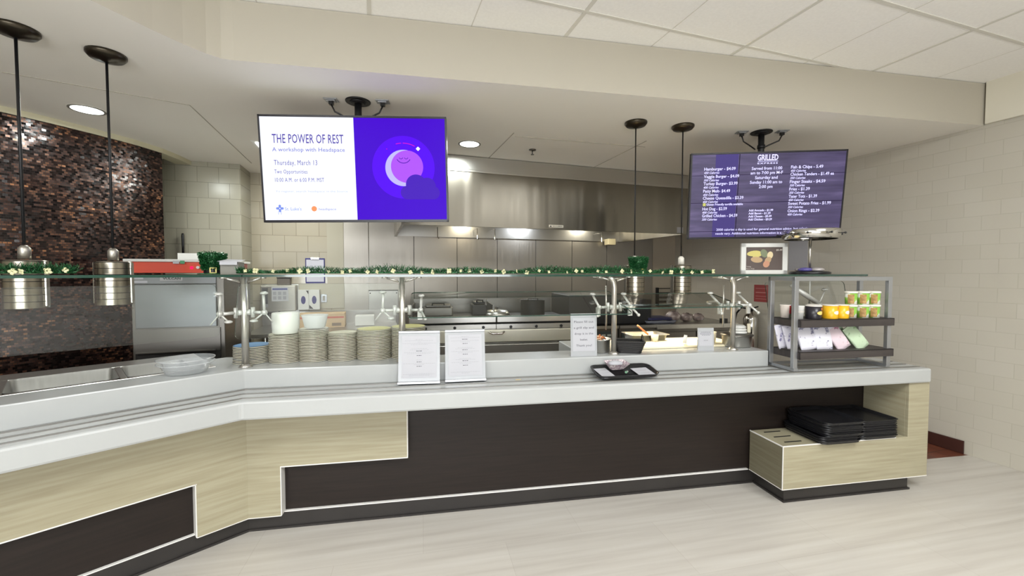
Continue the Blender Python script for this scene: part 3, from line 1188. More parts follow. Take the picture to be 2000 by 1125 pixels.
def tv(loc, yaw, tilt, roll, plate, label, screen):
    t = thing('television', label, 'television', loc, (0, 0, yaw))
    R = Matrix.Rotation(tilt, 4, 'X') @ Matrix.Rotation(roll, 4, 'Y')
    w, h = 1.24, .71
    m = MB(R)
    m.box(-w / 2, w / 2, 0, .035, -h / 2, h / 2)
    m.box(-w * .32, w * .32, .035, .07, -h * .3, h * .3)
    build('housing', m, M_black, t, bevel=.003)
    m = MB(R)
    e = .012
    for b_ in ((-w / 2, w / 2, h / 2 - e, h / 2), (-w / 2, w / 2, -h / 2, -h / 2 + e + .004), (-w / 2, -w / 2 + e, -h / 2, h / 2), (w / 2 - e, w / 2, -h / 2, h / 2)):
        m.box(b_[0], b_[1], -.004, .001, b_[2], b_[3])
    build('bezel', m, mat('bezel_black', (30, 28, 36), .3), t)
    screen(t, R, w - 2 * e, h - 2 * e - .004)
    # mount
    Mi = Matrix.Rotation(-yaw, 4, 'Z') @ Matrix.Translation(-Vector(loc))
    top = Mi @ Vector((plate[0], plate[1], 2.739))
    m = MB()
    m.tube([(top.x, .10, top.z), (top.x, .10, .25)], .024, 14)
    m.tube([(top.x, .10, top.z - .14), (top.x, .10, top.z - .11)], .03, 14)
    m.box(top.x - .05, top.x + .05, .05, .12, .1, .3)
    pl = build('mount_pole', m, M_blackm, t)
    m = MB()
    m.lathe([(.082, -.008), (.085, -.004), (.085, 0)], 28, c=(top.x, .10, top.z))
    m.lathe([(.045, -.022), (.055, -.012), (.06, -.006)], 20, c=(top.x, .10, top.z))
    build('ceiling_plate', m, M_blackm, t)
    return t, top


class Scr:
    """screen painter: u right, v down, in fractions of the screen"""

    def __init__(s, R, w, h):
        s.R, s.w, s.h, s.d = R, w, h, -.0045
        s.m = MB(R)
        s.lines = []

    def finish(s, mats, parent):
        o = build('lettering', s.m, mats, parent)
        for q, mi in s.lines:
            build('text_line', q, mats[mi], o)

    def X(s, u):
        return (u - .5) * s.w

    def Z(s, v):
        return (.5 - v) * s.h

    def lay(s):
        s.d -= .0004
        return s.d

    def rect(s, u0, v0, u1, v1, mi, skew=0):
        y = s.d
        s.m.poly([(s.X(u0), y, s.Z(v1)), (s.X(u1), y, s.Z(v1)), (s.X(u1), y, s.Z(v0)), (s.X(u0), y, s.Z(v0))], mi)

    def circ(s, u, v, r, mi, n=40, a0=0, a1=2 * PI, r2=None):
        y = s.d
        cx, cz = s.X(u), s.Z(v)
        if r2 is None:
            s.m.poly([(cx + r * math.cos(2 * PI * i / n), y, cz + r * math.sin(2 * PI * i / n)) for i in range(n)], mi)
        else:
            for i in range(n):
                b0, b1 = a0 + (a1 - a0) * i / n, a0 + (a1 - a0) * (i + 1) / n
                s.m.poly([(cx + q * math.cos(b), y, cz + q * math.sin(b)) for q, b in ((r, b0), (r2, b0), (r2, b1), (r, b1))], mi)

    def txt(s, body, u, v, h, w, mi, align='L', bold=0.0, shear=0, space=1.0):
        q = MB(s.R)
        s.lines.append((q, mi))
        q.text(body, s.X(u), s.Z(v) - h * .5, h, xs=-(w * s.w) if w else 1, align=align, bold=bold, mi=0, y=s.d, shear=shear, space=space)


def screen_rest(t, R, w, h):
    s = Scr(R, w, h)
    q = s.m
    s.d = -.002
    s.rect(0, 0, 1, 1, 1)
    s.lay()
    s.rect(0, 0, .499, 1, 0)
    build('display', q, [emat('screen_white', (238, 243, 255), 1.0), emat('screen_violet', (70, 0, 206), .92)], t)
    s.m = MB(R)
    K = w / 1363
    cu = lambda x, y: ((x - 95 - (y - 250) / 770 * 53 * (1 - (x - 95) / 1363 * .6)) / (1360 - (y - 250) / 770 * 25), (y - 250) / 770)
    s.lay()
    u, v = cu(1140, 618)
    s.circ(u, v, 236 * K, 0, 60)
    s.lay()
    u, v = cu(1139, 623)
    s.circ(u, v, 137 * K, 1, 60)
    s.lay()
    u, v = cu(1166, 613)
    s.circ(u, v, 122 * K, 2, 60)
    s.lay()
    # sleepy face
    u, v = cu(1140, 528)
    s.circ(u, v, 55 * K, 3, 18, PI * 1.17, PI * 1.83, 60 * K)
    for x in (1122, 1160):
        u, v = cu(x, 540)
        s.circ(u, v, 12 * K, 3, 10, PI * 1.1, PI * 1.9, 16 * K)
    # arc and sparkle
    u, v = cu(1139, 623)
    for a0, a1 in ((.34, .5), (.52, .59), (.72, .73)):
        s.circ(u, v, 184 * K, 4, 14, PI * a0, PI * a1, 189 * K)
    u, v = cu(1250, 477)
    x, z = s.X(u), s.Z(v)
    q_ = 17 * K
    s.m.poly([(x - q_, s.d, z), (x, s.d, z - q_), (x + q_, s.d, z), (x, s.d, z + q_)], 5)
    # cloud
    s.lay()
    for cx, cy, r in ((1166, 810, 52), (1230, 750, 78), (1312, 762, 66), (1356, 812, 50)):
        u, v = cu(cx, cy)
        s.circ(u, v, r * K, 6, 36)
        s.d -= .00002
    u0, v0 = cu(1166, 790)
    u1, v1 = cu(1356, 862)
    s.rect(u0, v0, u1, v1, 6)
    build('moon_graphic', s.m, [emat('halo_violet', (84, 4, 236)), emat('moon_pale', (186, 178, 255)), emat('moon_lilac', (168, 82, 242)), emat('moon_ink', (66, 10, 150)), emat('arc_magenta', (214, 20, 190)), emat('sparkle_white', (250, 245, 255)), emat('cloud_indigo', (70, 30, 180))], t)
    s.m = MB(R)
    s.lay()
    W = lambda x0, x1: (x1 - x0) / 1360
    for body, x0, x1, y0, y1, mi, b_, sp in (("THE POWER OF REST", 188, 706, 375, 442, 0, .008, 1.05), ("A workshop with Headspace", 190, 718, 474, 504, 1, .006, 1.0), ("Thursday, March 13", 203, 517, 567, 605, 0, 0, 1.1),
                                  ("Two Opportunities", 207, 446, 638, 668, 0, 0, 1.1), ("10:00 A.M. or 6:00 P.M. MST", 211, 569, 699, 730, 0, 0, 1.1), ("To register, search 'headspace' in the Source", 217, 745, 795, 808, 2, 0, 1)):
        u, v = cu(x0, (y0 + y1) / 2)
        s.txt(body, u, v, (y1 - y0) * K, W(x0, x1), mi, bold=b_, space=sp)
    u, v = cu(282, 933)
    s.txt("St. Luke's", u, v, 24 * K, W(282, 403), 3)
    u, v = cu(522, 935)
    s.txt("headspace", u, v, 17 * K, W(522, 650), 1)
    # cross-shaped hospital emblem of eight rounded petals with a stem
    u, v = cu(247, 930)
    for k in range(4):
        for rr_ in (9, 19):
            x, z = s.X(u) + rr_ * K * math.cos(k * PI / 2), s.Z(v) + rr_ * K * math.sin(k * PI / 2)
            y = s.d
            s.m.poly([(x + 9.5 * K * math.cos(PI / 4 * i + .39), y - .00001 * rr_, z + 9.5 * K * math.sin(PI / 4 * i + .39)) for i in range(8)], 3)
    s.d -= .0003
    s.circ(u, v, 5 * K, 5, 12)
    for dx in (-9, 9):
        u2, v2 = cu(247 + dx, 965)
        s.rect(u2 - .001, v2 - .018, u2 + .001, v2 + .014, 3)
    u, v = cu(489, 933)
    s.circ(u, v, 20 * K, 4, 30)
    s.finish([emat('text_violet', (84, 70, 160)), emat('text_lilac', (124, 124, 200)), emat('text_faint', (176, 184, 232)), emat('text_blue', (120, 140, 225)), emat('dot_orange', (240, 150, 100)), emat('screen_white', (238, 243, 255))], t)


def screen_menu(t, R, w, h):
    s = Scr(R, w, h)
    m_w, tt, b, N, Lk = NT('screen_dark_planks')
    b.inputs['Base Color'].default_value = (0, 0, 0, 1)
    v = mapping(tt, (1, 1, 9))
    n = N('ShaderNodeTexNoise')
    n.inputs['Scale'].default_value = 2.5
    n.inputs['Detail'].default_value = 5
    Lk(v, n.inputs[0])
    Lk(ramp(tt, n.outputs['Fac'], [(0.3, (58, 48, 84)), (0.55, (78, 68, 108)), (0.8, (112, 98, 142))]), b.inputs['Emission Color'])
    b.inputs['Emission Strength'].default_value = .85
    s.d = -.002
    s.rect(0, 0, 1, 1, 0)
    s.lay()
    s.rect(.155, 0, .305, 1, 2)
    s.lay()
    for v_ in (.245, .575, .925):
        s.rect(0, v_, 1, v_ + .006, 1)
    s.rect(.31, 0, .315, 1, 1)
    build('display', s.m, [m_w, emat('plank_gap', (36, 26, 56)), emat('plank_violet', (76, 66, 124))], t)
    s.m = MB(R)
    s.lay()
    cap = .036 * h
    Lc = [(445, 'Hamburger - $4.09', 280), (510, 'Veggie Burger - $4.09', 315), (573, 'Turkey Burger- $3.99', 305), (638, 'Patty Melt- $4.49', 242), (700, 'Cheese Quesadilla - $3.39', 365), (795, 'Hot Dog - $2.59', 222), (857, 'Grilled Chicken - $4.59', 320)]
    cal = {445: '450', 510: '350', 573: '400', 638: '450', 700: '450', 795: '400', 857: '350'}
    for y, body, wd in Lc:
        s.txt(body, .081, (y - 322) / 731, cap, wd / 1345, 0, bold=.018)
        s.txt(cal[y] + ' Calories', .081, (y + 33 - 322) / 731, cap * .72, 138 / 1345, 0, bold=.02, shear=.25)
    s.txt('Gluten Friendly tortilla available', .106, (757 - 322) / 731, cap * .75, 330 / 1345, 0, bold=.02)
    s.rect(.083, (745 - 322) / 731, .102, (771 - 322) / 731, 1)
    Rc = [(425, 'Fish & Chips - 5.49', 280), (488, 'Chicken Tenders - $1.49 ea', 378), (553, 'Finger Steaks - $4.59', 310), (618, 'Fries - $1.39', 180), (683, 'Tater Tots - $1.39', 248), (746, 'Sweet Potato Fries - $1.99', 375), (812, 'Onion Rings - $2.39', 280)]
    cr_ = {425: '450', 488: '350', 553: '350', 618: '350', 683: '450', 746: '350', 812: '450'}
    for y, body, wd in Rc:
        s.txt(body, .651, (y - 299) / 744, cap, wd / 1345, 0, bold=.018)
        s.txt(cr_[y] + ' Calories', .651, (y + 33 - 299) / 744, cap * .72, 134 / 1345, 0, bold=.02, shear=.25)
    s.txt('GRILLED', .497, .048, .068 * h, 182 / 1345, 0, 'C', bold=.03)
    s.rect(.432, .092, .565, .097, 0)
    s.txt('EXPRESS', .497, .117, .018 * h, 178 / 1345, 0, 'C', bold=.03, space=1.3)
    for y, body, wd in ((435, 'Served from 11:00', 268), (474, 'am to 7:00 pm M-F', 285), (516, 'Saturday and', 200), (556, 'Sunday 11:00 am to', 285), (596, '2:00 pm', 122)):
        s.txt(body, .495, (y - 305) / 742, cap, wd / 1345, 0, 'C', bold=.018)
    for y, body, wd in ((808, 'Add Avocado - $1.99', 218), (835, 'Add Bacon - $1.29', 197), (862, 'Add Cheese - $0.49', 208), (890, 'Add Chicken - $3.29', 213)):
        s.txt(body, .393, (y - 308) / 740, cap * .72, wd / 1345, 0, bold=.03)
    s.txt('2000 calories a day is used for general nutrition advice, but calorie', .49, .905, cap * .8, 820 / 1335, 0, 'C', bold=.01)
    s.txt('needs vary. Additional nutrition information is available upon request.', .50, .953, cap * .8, 860 / 1335, 0, 'C', bold=.01)
    s.finish([emat('text_glow_white', (214, 210, 255), 1.2), emat('leaf_yellow', (200, 200, 110))], t)


tv1, top1 = tv((-.11, 3.076, 2.242), math.radians(-13.6), math.radians(3.3), math.radians(-.83), (-.098, 3.15), 'ceiling-hung television showing a white and violet workshop notice', screen_rest)
tv2, top2 = tv((3.114, 2.692, 2.184), math.radians(-22.2), math.radians(6.5), math.radians(-.54), (3.147, 2.76), 'ceiling-hung television showing the grill menu with prices', screen_menu)


def outlet(x, y, rz, label, cable_to, M=M_alu):
    t = thing('ceiling_outlet', label, 'outlet', (x, y, 2.739), rz)
    m = MB()
    m.box(-.045, .045, -.035, .035, -.006, 0)
    m.box(-.03, .03, -.022, .022, -.014, -.006)
    build('cover_plate', m, M_alu, t, bevel=.002)
    m = MB()
    m.box(-.014, .014, -.014, .014, -.035, -.014)
    build('plug', m, M_black, t)
    o = build('power_cable', MB().tube([(x, y, 2.705), (x + (cable_to[0] - x) * .15, y + (cable_to[1] - y) * .1, 2.66), (x + (cable_to[0] - x) * .6, y + (cable_to[1] - y) * .6, 2.63), (cable_to[0], cable_to[1], 2.60)], .006, 6), M_black)
    tag(o, label.replace('grey ceiling outlet', 'black cable from the ceiling outlet'), 'cable')


for (c, a, lb) in (((-.098, 3.15), -.237, 'workshop'), ((3.147, 2.76), -.387, 'menu')):
    for sg_, sd in ((-1, 'left'), (1, 'right')):
        ux_, uy_ = math.cos(a), math.sin(a)
        k = .175 if lb == 'workshop' else .165
        outlet(c[0] + sg_ * ux_ * k, c[1] + sg_ * uy_ * k + .01, a, 'grey ceiling outlet %s of the %s television mount' % (sd, lb), (c[0] + sg_ * ux_ * .02, c[1] + sg_ * uy_ * .02 + .05))


# ============================================================ HEAT LAMPS
def heat_lamp(x, y, label, lit, rscale=1.0):
    t = thing('heat_lamp', label, 'heat lamp', (x, y, 2.739))
    m = MB()
    m.lathe([(.088, 0), (.088, -.012), (.075, -.028), (.03, -.036), (.012, -.045)][::1], 28)
    build('canopy', m, mat('dark_bronze', (72, 66, 56), .3, .9), t)
    build('rod', MB().tube([(0, 0, -.04), (0, 0, -1.06)], .0065 if not lit else .005, 8), M_blackm, t)
    z = 1.36 - 2.739
    m = MB()
    r = .081
    for k in range(7):
        m.lathe([(r, z + .0336 * k + .0015), (r, z + .0336 * (k + 1) - .0015)], 40, cap0=False, cap1=False)
        m.lathe([(r - .003, z + .0336 * (k + 1) - .003), (r - .003, z + .0336 * (k + 1) + .003)], 40, 1, cap0=False, cap1=False)
    m.lathe([(r, z + .2367), (r - .002, z + .240)], 40, cap0=False, cap1=False)
    m.lathe([(r - .002, z + .240), (.03, z + .243)], 40, cap0=False, cap1=True)
    build('shade', m, [mat('shade_chrome', (150, 143, 130), .26, 1.0), M_dark], t)
    m = MB()
    m.lathe([(.024, z + .248), (.024, z + .30), (.012, z + .315)], 18)
    build('socket_cap', m, mat('cap_white' if lit else 'cap_nickel', (214, 210, 200) if lit else (170, 166, 158), .4, 0 if lit else .9), t)
    m = MB()
    for a in (0, PI):
        m.box((r + .002) * math.cos(a) - .004, (r + .002) * math.cos(a) + .004, -.012, .012, z + .01, z + .235)
    build('side_bracket', m, M_chrome if not lit else M_steeldark, t)
    m = MB()
    m.ball((0, 0, z + .07), .045, n=14)
    build('bulb', m, emat('hot_bulb', (255, 214, 150), 14) if lit else mat('unlit_bulb', (200, 190, 180), .2), t)
    if lit:
        spot('heat_lamp_light', (x, y, 1.385), 48, (1, .80, .50), 2.0, .5, .03)


heat_lamp(-1.662, 2.766, 'unlit chrome heat lamp hanging at the far left', False)
heat_lamp(-1.382, 2.927, 'unlit chrome heat lamp hanging before the steam cabinet', False)
heat_lamp(2.002, 2.92, 'lit chrome heat lamp under the right green hat', True)
heat_lamp(2.417, 2.87, 'lit chrome heat lamp nearest the menu television', True)

# ============================================================ CEILING FITTINGS
for i, (x, y) in enumerate(CANS):
    t = thing('ceiling_light', ('round recessed ceiling light before the mosaic wall', 'round recessed ceiling light in front of the steel hood')[i], 'ceiling light', (x, y, 2.739), 0, 'recessed can lights')
    m = MB()
    m.lathe([(.098, -.006), (.105, -.004), (.105, 0)], 32, cap0=False, cap1=False)
    m.lathe([(.088, -.003), (.098, -.006)], 32, cap0=False, cap1=False)
    build('trim_ring', m, mat('ring_dark', (120, 116, 108), .4), t)
    m = MB()
    m.disc((0, 0, -.0035), .089, 32)
    build('diffuser', m, M_lamp, t)
t = thing('sprinkler_head', 'small fire sprinkler on the kitchen ceiling before the hood', 'sprinkler', (1.481, 3.867, 2.739))
build('escutcheon', MB().lathe([(.012, -.012), (.035, -.008), (.035, 0)], 18), M_steeldark, t)
m = MB()
m.tube([(0, 0, -.008), (0, 0, -.045)], .006, 8)
m.lathe([(.016, -.05), (.016, -.046)], 12)
build('deflector', m, M_steeldark, t)
for i, (x, y) in enumerate(FILL_PANELS):  # bodies of the added dining side fill panels
    t = thing('fill_light_panel', 'added white ceiling fill panel over the dining side', 'ceiling light', (x, y, 3.075), 0, 'added dining side fill panels')
    build('light_frame', MB().box(-.6, .6, -.3, .3, -.004, 0), M_trimwhite, t)
    build('diffuser', MB().box(-.57, .57, -.27, .27, -.012, -.005), M_lamp, t)
x, y = KITCHEN_FILLS[0]  # added panel out of sight, brightens the kitchen
t = thing('fill_light_panel', 'added square fill light panel in the kitchen ceiling hidden behind the television', 'ceiling light', (x, y, 2.739))
build('light_frame', MB().box(-.3, .3, -.3, .3, -.004, 0), M_trimwhite, t)
build('diffuser', MB().box(-.27, .27, -.27, .27, -.012, -.005), M_lamp, t)
# made-up window behind the viewer, its pane glowing as fill
m = MB()
m.box(-4.1, 1.1, -4.5, -4.46, .75, .82)
m.box(-4.1, 1.1, -4.5, -4.46, 2.6, 2.66)
for k in range(5):
    m.box(-4.1 + k * 1.28, -4.02 + k * 1.28, -4.5, -4.46, .82, 2.6)
S('added_window_frame', m, M_alu)
S('added_window_pane', MB().box(-4.1, 1.1, -4.499, -4.49, .8, 2.62), emat('window_fill_glow', (236, 244, 255), 1.6))
# ============================================================ PLATES
M_plate = noisy('cream_china', [(0.3, (190, 186, 166)), (0.7, (208, 204, 186))], (20, 20, 20), rough=.25)
M_band = mat('dark_rim_line', (66, 58, 50), .4)
M_blue = mat('blue_glaze', (96, 142, 186), .25)
M_yel = mat('yellow_glaze', (208, 204, 140), .25)
NUM = ['lowest', '2nd', '3rd'] + ['%dth' % k for k in range(4, 30)]


def plate_mesh(d, M2):
    r = d / 2
    m = MB()
    m.lathe([(.3 * d, 0), (r - .004, .0012), (r - .0006, .002), (r, .0045), (r - .0004, .0066)], 32, cap0=True, cap1=False)
    m.lathe([(r - .0004, .0066), (r - .0012, .0088), (r - .003, .0096)], 32, 1, cap0=False, cap1=False)
    m.lathe([(r - .003, .0096), (r - .007, .0096), (.33 * d, .0045), (.01, .004)], 32, 2, cap0=False, cap1=True)
    return m.mesh('plate'), [M_plate, M_band, M2]


PST = [(-1.147, 2.86, 11, .212, 'first', 'the one next to the post'), (-.951, 2.84, 18, .184, 'second', ''), (-.781, 2.845, 21, .177, 'third', ''),
       (-.607, 2.845, 18, .180, 'fourth', ''), (-.413, 2.85, 20, .218, 'fifth', ''), (-.195, 2.855, 21, .222, 'sixth', '')]
for (s0, t0, n, d, nm, _x) in PST:
    me, ms = plate_mesh(d, M_blue if nm == 'first' else M_yel if nm in ('fifth', 'sixth') else M_plate)
    for q in ms:
        me.materials.append(q)
    for k in range(n):
        o = bpy.data.objects.new('dinner_plate', me)
        COL.objects.link(o)
        o.location = FR(s0 + random.uniform(-.002, .002), t0 + random.uniform(-.002, .002), .9825 + k * .0097)
        top = k == n - 1
        face = {'first': 'blue-faced plate', 'fifth': 'cream plate with yellow face', 'sixth': 'cream plate with yellow face'}.get(nm, 'cream plate with dark rim')
        tag(o, '%s, %s of the %s plate stack from the left' % (face, 'topmost' if top else NUM[k], nm), 'plate', 'dinner plates stacked on the serving ledge')
zt = lambda n: .9825 + n * .0097 + .002
o = build('crock', MB().lathe([(.070, 0), (.076, .006), (.079, .06), (.079, .124), (.075, .130), (.02, .131)], 32), mat('white_crock', (222, 222, 214), .3), loc=FR(-.945, 2.84, zt(18)), rot=0)
tag(o, 'upturned white round tub on the second plate stack', 'tub')
M_frost = glass('frosted_plastic', (.82, .83, .83), refl=.9)
nt = M_frost.node_tree
df = nt.nodes.new('ShaderNodeBsdfDiffuse')
df.inputs[0].default_value = (.82, .83, .82, 1)
mix2 = nt.nodes.new('ShaderNodeMixShader')
mix2.inputs[0].default_value = .55
outn = [n for n in nt.nodes if n.type == 'OUTPUT_MATERIAL'][0]
prev = outn.inputs[0].links[0].from_node
nt.links.new(prev.outputs[0], mix2.inputs[1])
nt.links.new(df.outputs[0], mix2.inputs[2])
nt.links.new(mix2.outputs[0], outn.inputs[0])
o = build('tub', MB().lathe([(.004, .003), (.055, .003), (.058, .006), (.072, .075), (.076, .082), (.080, .082), (.076, .076), (.061, .004), (.055, .0)], 28, cap0=True, cap1=True), M_frost, loc=FR(-.775, 2.85, zt(21)))
tag(o, 'frosted translucent tub on the third plate stack', 'tub')

# ============================================================ LEFT WING: DROP-IN WELLS AND BOWLS
wu = thing('drop_in_well', 'stainless drop-in unit with three open wells on the left wing', 'food well', (0, 0, 0))
wells = [(-.62, -.225), (-.19, .205), (.235, .52)]
m = MB()


def lbox(mb, s0, s1, t0, t1, z0, z1, mi=0):
    mb.prism([FL(s0, t0), FL(s1, t0), FL(s1, t1), FL(s0, t1)], z0, z1, mi)


lbox(m, -2.2, .62, 2.965, 2.99, .968, .984)
lbox(m, -2.2, .62, 3.37, 3.56, .968, .984)
prev_s = -2.2
for a, c in wells + [(.62, .62)]:
    lbox(m, prev_s, a, 2.99, 3.37, .968, .984)
    prev_s = c
lbox(m, -2.2, .62, 3.54, 3.56, .60, .969)
lbox(m, .6, .62, 2.965, 3.56, .60, .969)
build('top_deck', m, M_steelh, wu, bevel=.003)
for a, c in wells:
    m = MB()
    w, cx, cy = c - a, (a + c) / 2, 3.18
    rings = []
    for i, z in ((0, .985), (.004, .975), (.012, .86), (.03, .84)):
        rings.append([FL(p[0], p[1], z) for p in rrect(w - 2 * i, .38 - 2 * i, .03, 0, 4, cx, cy)])
    m.loft(rings[::-1], 0, True, False, True)
    build('well_basin', m, steel('basin_steel', (140, 138, 134), .5, (40, 40, 2), metal=.8), wu)
lbx = MB()
lbox(lbx, -2.1, .5, 2.99, 3.4, 0.0, .60)
M_clear = glass('clear_plastic', (.90, .91, .92), refl=2.2)
nt = M_clear.node_tree
df = nt.nodes.new('ShaderNodeBsdfDiffuse')
df.inputs[0].default_value = (.8, .82, .83, 1)
mix2 = nt.nodes.new('ShaderNodeMixShader')
mix2.inputs[0].default_value = .22
outn = [n for n in nt.nodes if n.type == 'OUTPUT_MATERIAL'][0]
prev = outn.inputs[0].links[0].from_node
nt.links.new(prev.outputs[0], mix2.inputs[1])
nt.links.new(df.outputs[0], mix2.inputs[2])
nt.links.new(mix2.outputs[0], outn.inputs[0])
for k, (dz, lb) in enumerate(((0, 'lower'), (.022, 'upper'))):
    m = MB()
    m.lathe([(.004, .002), (.085, .002), (.095, .006), (.118, .05), (.133, .056), (.134, .060), (.129, .060)], 32, cap0=True, cap1=False)
    o = build('clear_bowl', m, M_clear, loc=FL(.47, 2.90, .984 + dz))
    tag(o, '%s of two nested clear plastic bowls by the wells' % lb, 'bowl', 'nested clear bowls')

# ============================================================ STEAM CABINET
stm = thing('steam_cabinet', 'tall stainless steam cabinet with red control panel by the mosaic wall', 'steamer', (-1.745, 3.9, 0))
w = .555
m = MB()
m.box(0, w + .05, .01, .75, .12, 1.525)
for x_ in (.03, w):
    for y_ in (.05, .7):
        m.tube([(x_, y_, 0), (x_, y_, .12)], .02, 8)
build('cabinet_body', m, M_steeldark, stm, bevel=.004)
m = MB()
m.box(.03, w, -.012, .012, 1.115, 1.45)
m.box(.0, w, -.004, .012, 1.452, 1.522)
build('door', m, steel('door_steel', (122, 124, 125), .33, (30, 30, 1)), stm, bevel=.003)
m = MB()
m.box(.02, w + .02, -.006, .01, .925, 1.105)
m.box(.03, w - .01, -.03, -.005, .925, .932)
build('lower_panel', m, M_steeldark, stm)
m = MB()
m.box(0.02, w + .02, 0, .02, .3, .92)
build('dark_base', m, M_dark, stm)
m = MB()
m.box(.0, w + .04, -.03, .72, 1.538, 1.622)
build('control_box', m, noisy('orange_red_panel', [(0.3, (196, 62, 40)), (0.7, (208, 76, 50))], (3, 3, 3), rough=.3), stm, bevel=.003, label='orange red control box')
m = MB()
m.box(-.02, w + .06, -.045, .74, 1.622, 1.642)
build('top_plate', m, M_plastwhite, stm, bevel=.003)
m = MB()
m.tube([(.405, -.031, 1.578), (.405, -.036, 1.578)], .012, 12)
build('indicator', m, emat('indicator_red', (240, 30, 90), 1.2), stm)
m = MB()
m.tube([(.45, -.031, 1.580), (.45, -.05, 1.580)], .011, 14)
build('knob', m, M_plastwhite, stm)
m = MB()
m.box(.29, .33, -.047, -.046, 1.608, 1.632)
m.box(.335, .365, -.047, -.046, 1.608, 1.632, 1)
m.box(.02, .085, -.006, -.005, 1.49, 1.513)
m.box(.02, .11, -.006, -.005, 1.462, 1.478)
build('sticker', m, [M_paper, mat('sticker_green', (70, 140, 100), .5)], stm)
m = MB()
m.box(.19, .335, -.008, -.004, 1.478, 1.512)
bd = build('name_badge', m, mat('badge_grey', (150, 150, 150), .4, .5), stm)
m = MB()
m.text('VULCAN', .265, 1.487, .016, xs=-.115, align='C', bold=.03, y=-.0085)
build('lettering', m, M_black, bd)
m = MB()
for z in (1.395, 1.34, 1.27):
    m.ball((.012, 0, z), .004, n=6)
for z in (1.36, 1.24, 1.18):
    m.ball((w + .02, 0, z), .004, n=6)
build('screw', m, M_chrome, stm)
o = build('carton', MB().box(0, .24, 0, .16, 0, .05), mat('white_carton', (222, 222, 218), .6), loc=(-1.46, 3.95, 1.643))
tag(o, 'white flat carton on top of the steam cabinet', 'carton')
o = build('paddle_handle', MB().tube([(0, 0, 0), (0, 0, .10), (0, 0, .20), (0, 0, .22)], [.011, .012, .013, .009], 10), M_black, loc=(-1.93, 5.36, 1.74))
tag(o, 'black tool handle hung on the cream tile wall', 'tool')

# ============================================================ SNACK RACK
rk = thing('display_rack', 'grey steel countertop rack with two dark wood shelf trays', 'rack', FR(2.36, 2.44, .876), AR)
RW, RD, RH = .755, .205, .635
b_ = .016
for (x, y, nm) in ((0, 0, 'post'), (RW, 0, 'post'), (0, RD, 'post'), (RW, RD, 'post')):
    m = MB()
    m.box(x - b_, x + b_, y - b_ * .8, y + b_ * .8, .01, RH)
    build('post', m, M_alu, rk, bevel=.002)
m = MB()
m.box(-b_, RW + b_, -.012, .012, RH - .028, RH)
m.box(-b_, RW + b_, RD - .012, RD + .012, RH - .028, RH)
m.box(-b_, b_, 0, RD, RH - .028, RH)
m.box(RW - b_, RW + b_, 0, RD, RH - .028, RH)
build('top_frame', m, M_alu, rk, bevel=.002)
m = MB()
m.box(-b_, b_, -.02, RD + .09, 0, .022)
m.box(RW - b_, RW + b_, -.01, RD + .09, 0, .022)
m.box(0, RW, RD - .01, RD + .01, 0.005, .02)
build('base_frame', m, M_alu, rk, bevel=.002)
M_shelf = noisy('charcoal_oak', [(0.3, (48, 43, 42)), (0.7, (66, 60, 58))], (1.5, 30, 30), rough=.5)


def shelf(z):
    m = MB()
    x0, x1, y0, y1 = .017, RW + .02, -.03, RD - .01
    h = .052
    m.box(x0, x1, y0, y1, z + .044, z + .052)
    m.box(x0, x1, y0, y0 + .008, z, z + h)
    m.box(x0, x1, y1 - .008, y1, z, z + h)
    m.box(x0, x0 + .008, y0, y1, z, z + h)
    m.box(x1 - .008, x1, y0, y1, z, z + h)
    build('shelf_tray', m, M_shelf, rk, bevel=.002)


Z1, Z2 = .295, .080
shelf(Z1)
shelf(Z2)


def rackpos(x, y, z):
    return FR(2.36 + x, 2.44 + y, .876 + z)


# canned crisps and cartons on the upper tray
def can(x, y, r, h, rgb, label, patch=(232, 226, 214), lid=(222, 216, 206), z=Z1 + .0525, cat='snack can', name='snack_can', rz=0):
    t = thing(name, label, cat, rackpos(x, y, z), AR + rz)
    build('body', MB().lathe([(r * .97, 0), (r, .003), (r, h - .006)], 24), mat('can_%d_%d_%d' % rgb, rgb, .3), t)
    build('lid', MB().lathe([(r * 1.02, h - .007), (r * 1.03, h), (r * .9, h + .001)], 24), mat('lid_%d_%d_%d' % lid, lid, .35), t)
    m = MB()
    n = 8
    for (a0, a1, z0, z1, mi) in ((-1.9, -.9, .03, .055, 0), (-1.25, -.8, h - .03, h - .015, 1)):
        for i in range(n):
            A, B_ = a0 + (a1 - a0) * i / n, a0 + (a1 - a0) * (i + 1) / n
            e = (1 - (2 * (i + .5) / n - 1) ** 2) ** .5 if mi == 0 else 1
            zc, hh = (z0 + z1) / 2, (z1 - z0) / 2 * e
            m.poly([((r + .0008) * math.cos(q), (r + .0008) * math.sin(q), zz) for q, zz in ((A, zc - hh), (B_, zc - hh), (B_, zc + hh), (A, zc + hh))], mi)
    build('label_patch', m, [mat('patch_%d_%d_%d' % patch, patch, .5), mat('patch_orange', (226, 120, 70), .5)], t)
    return t


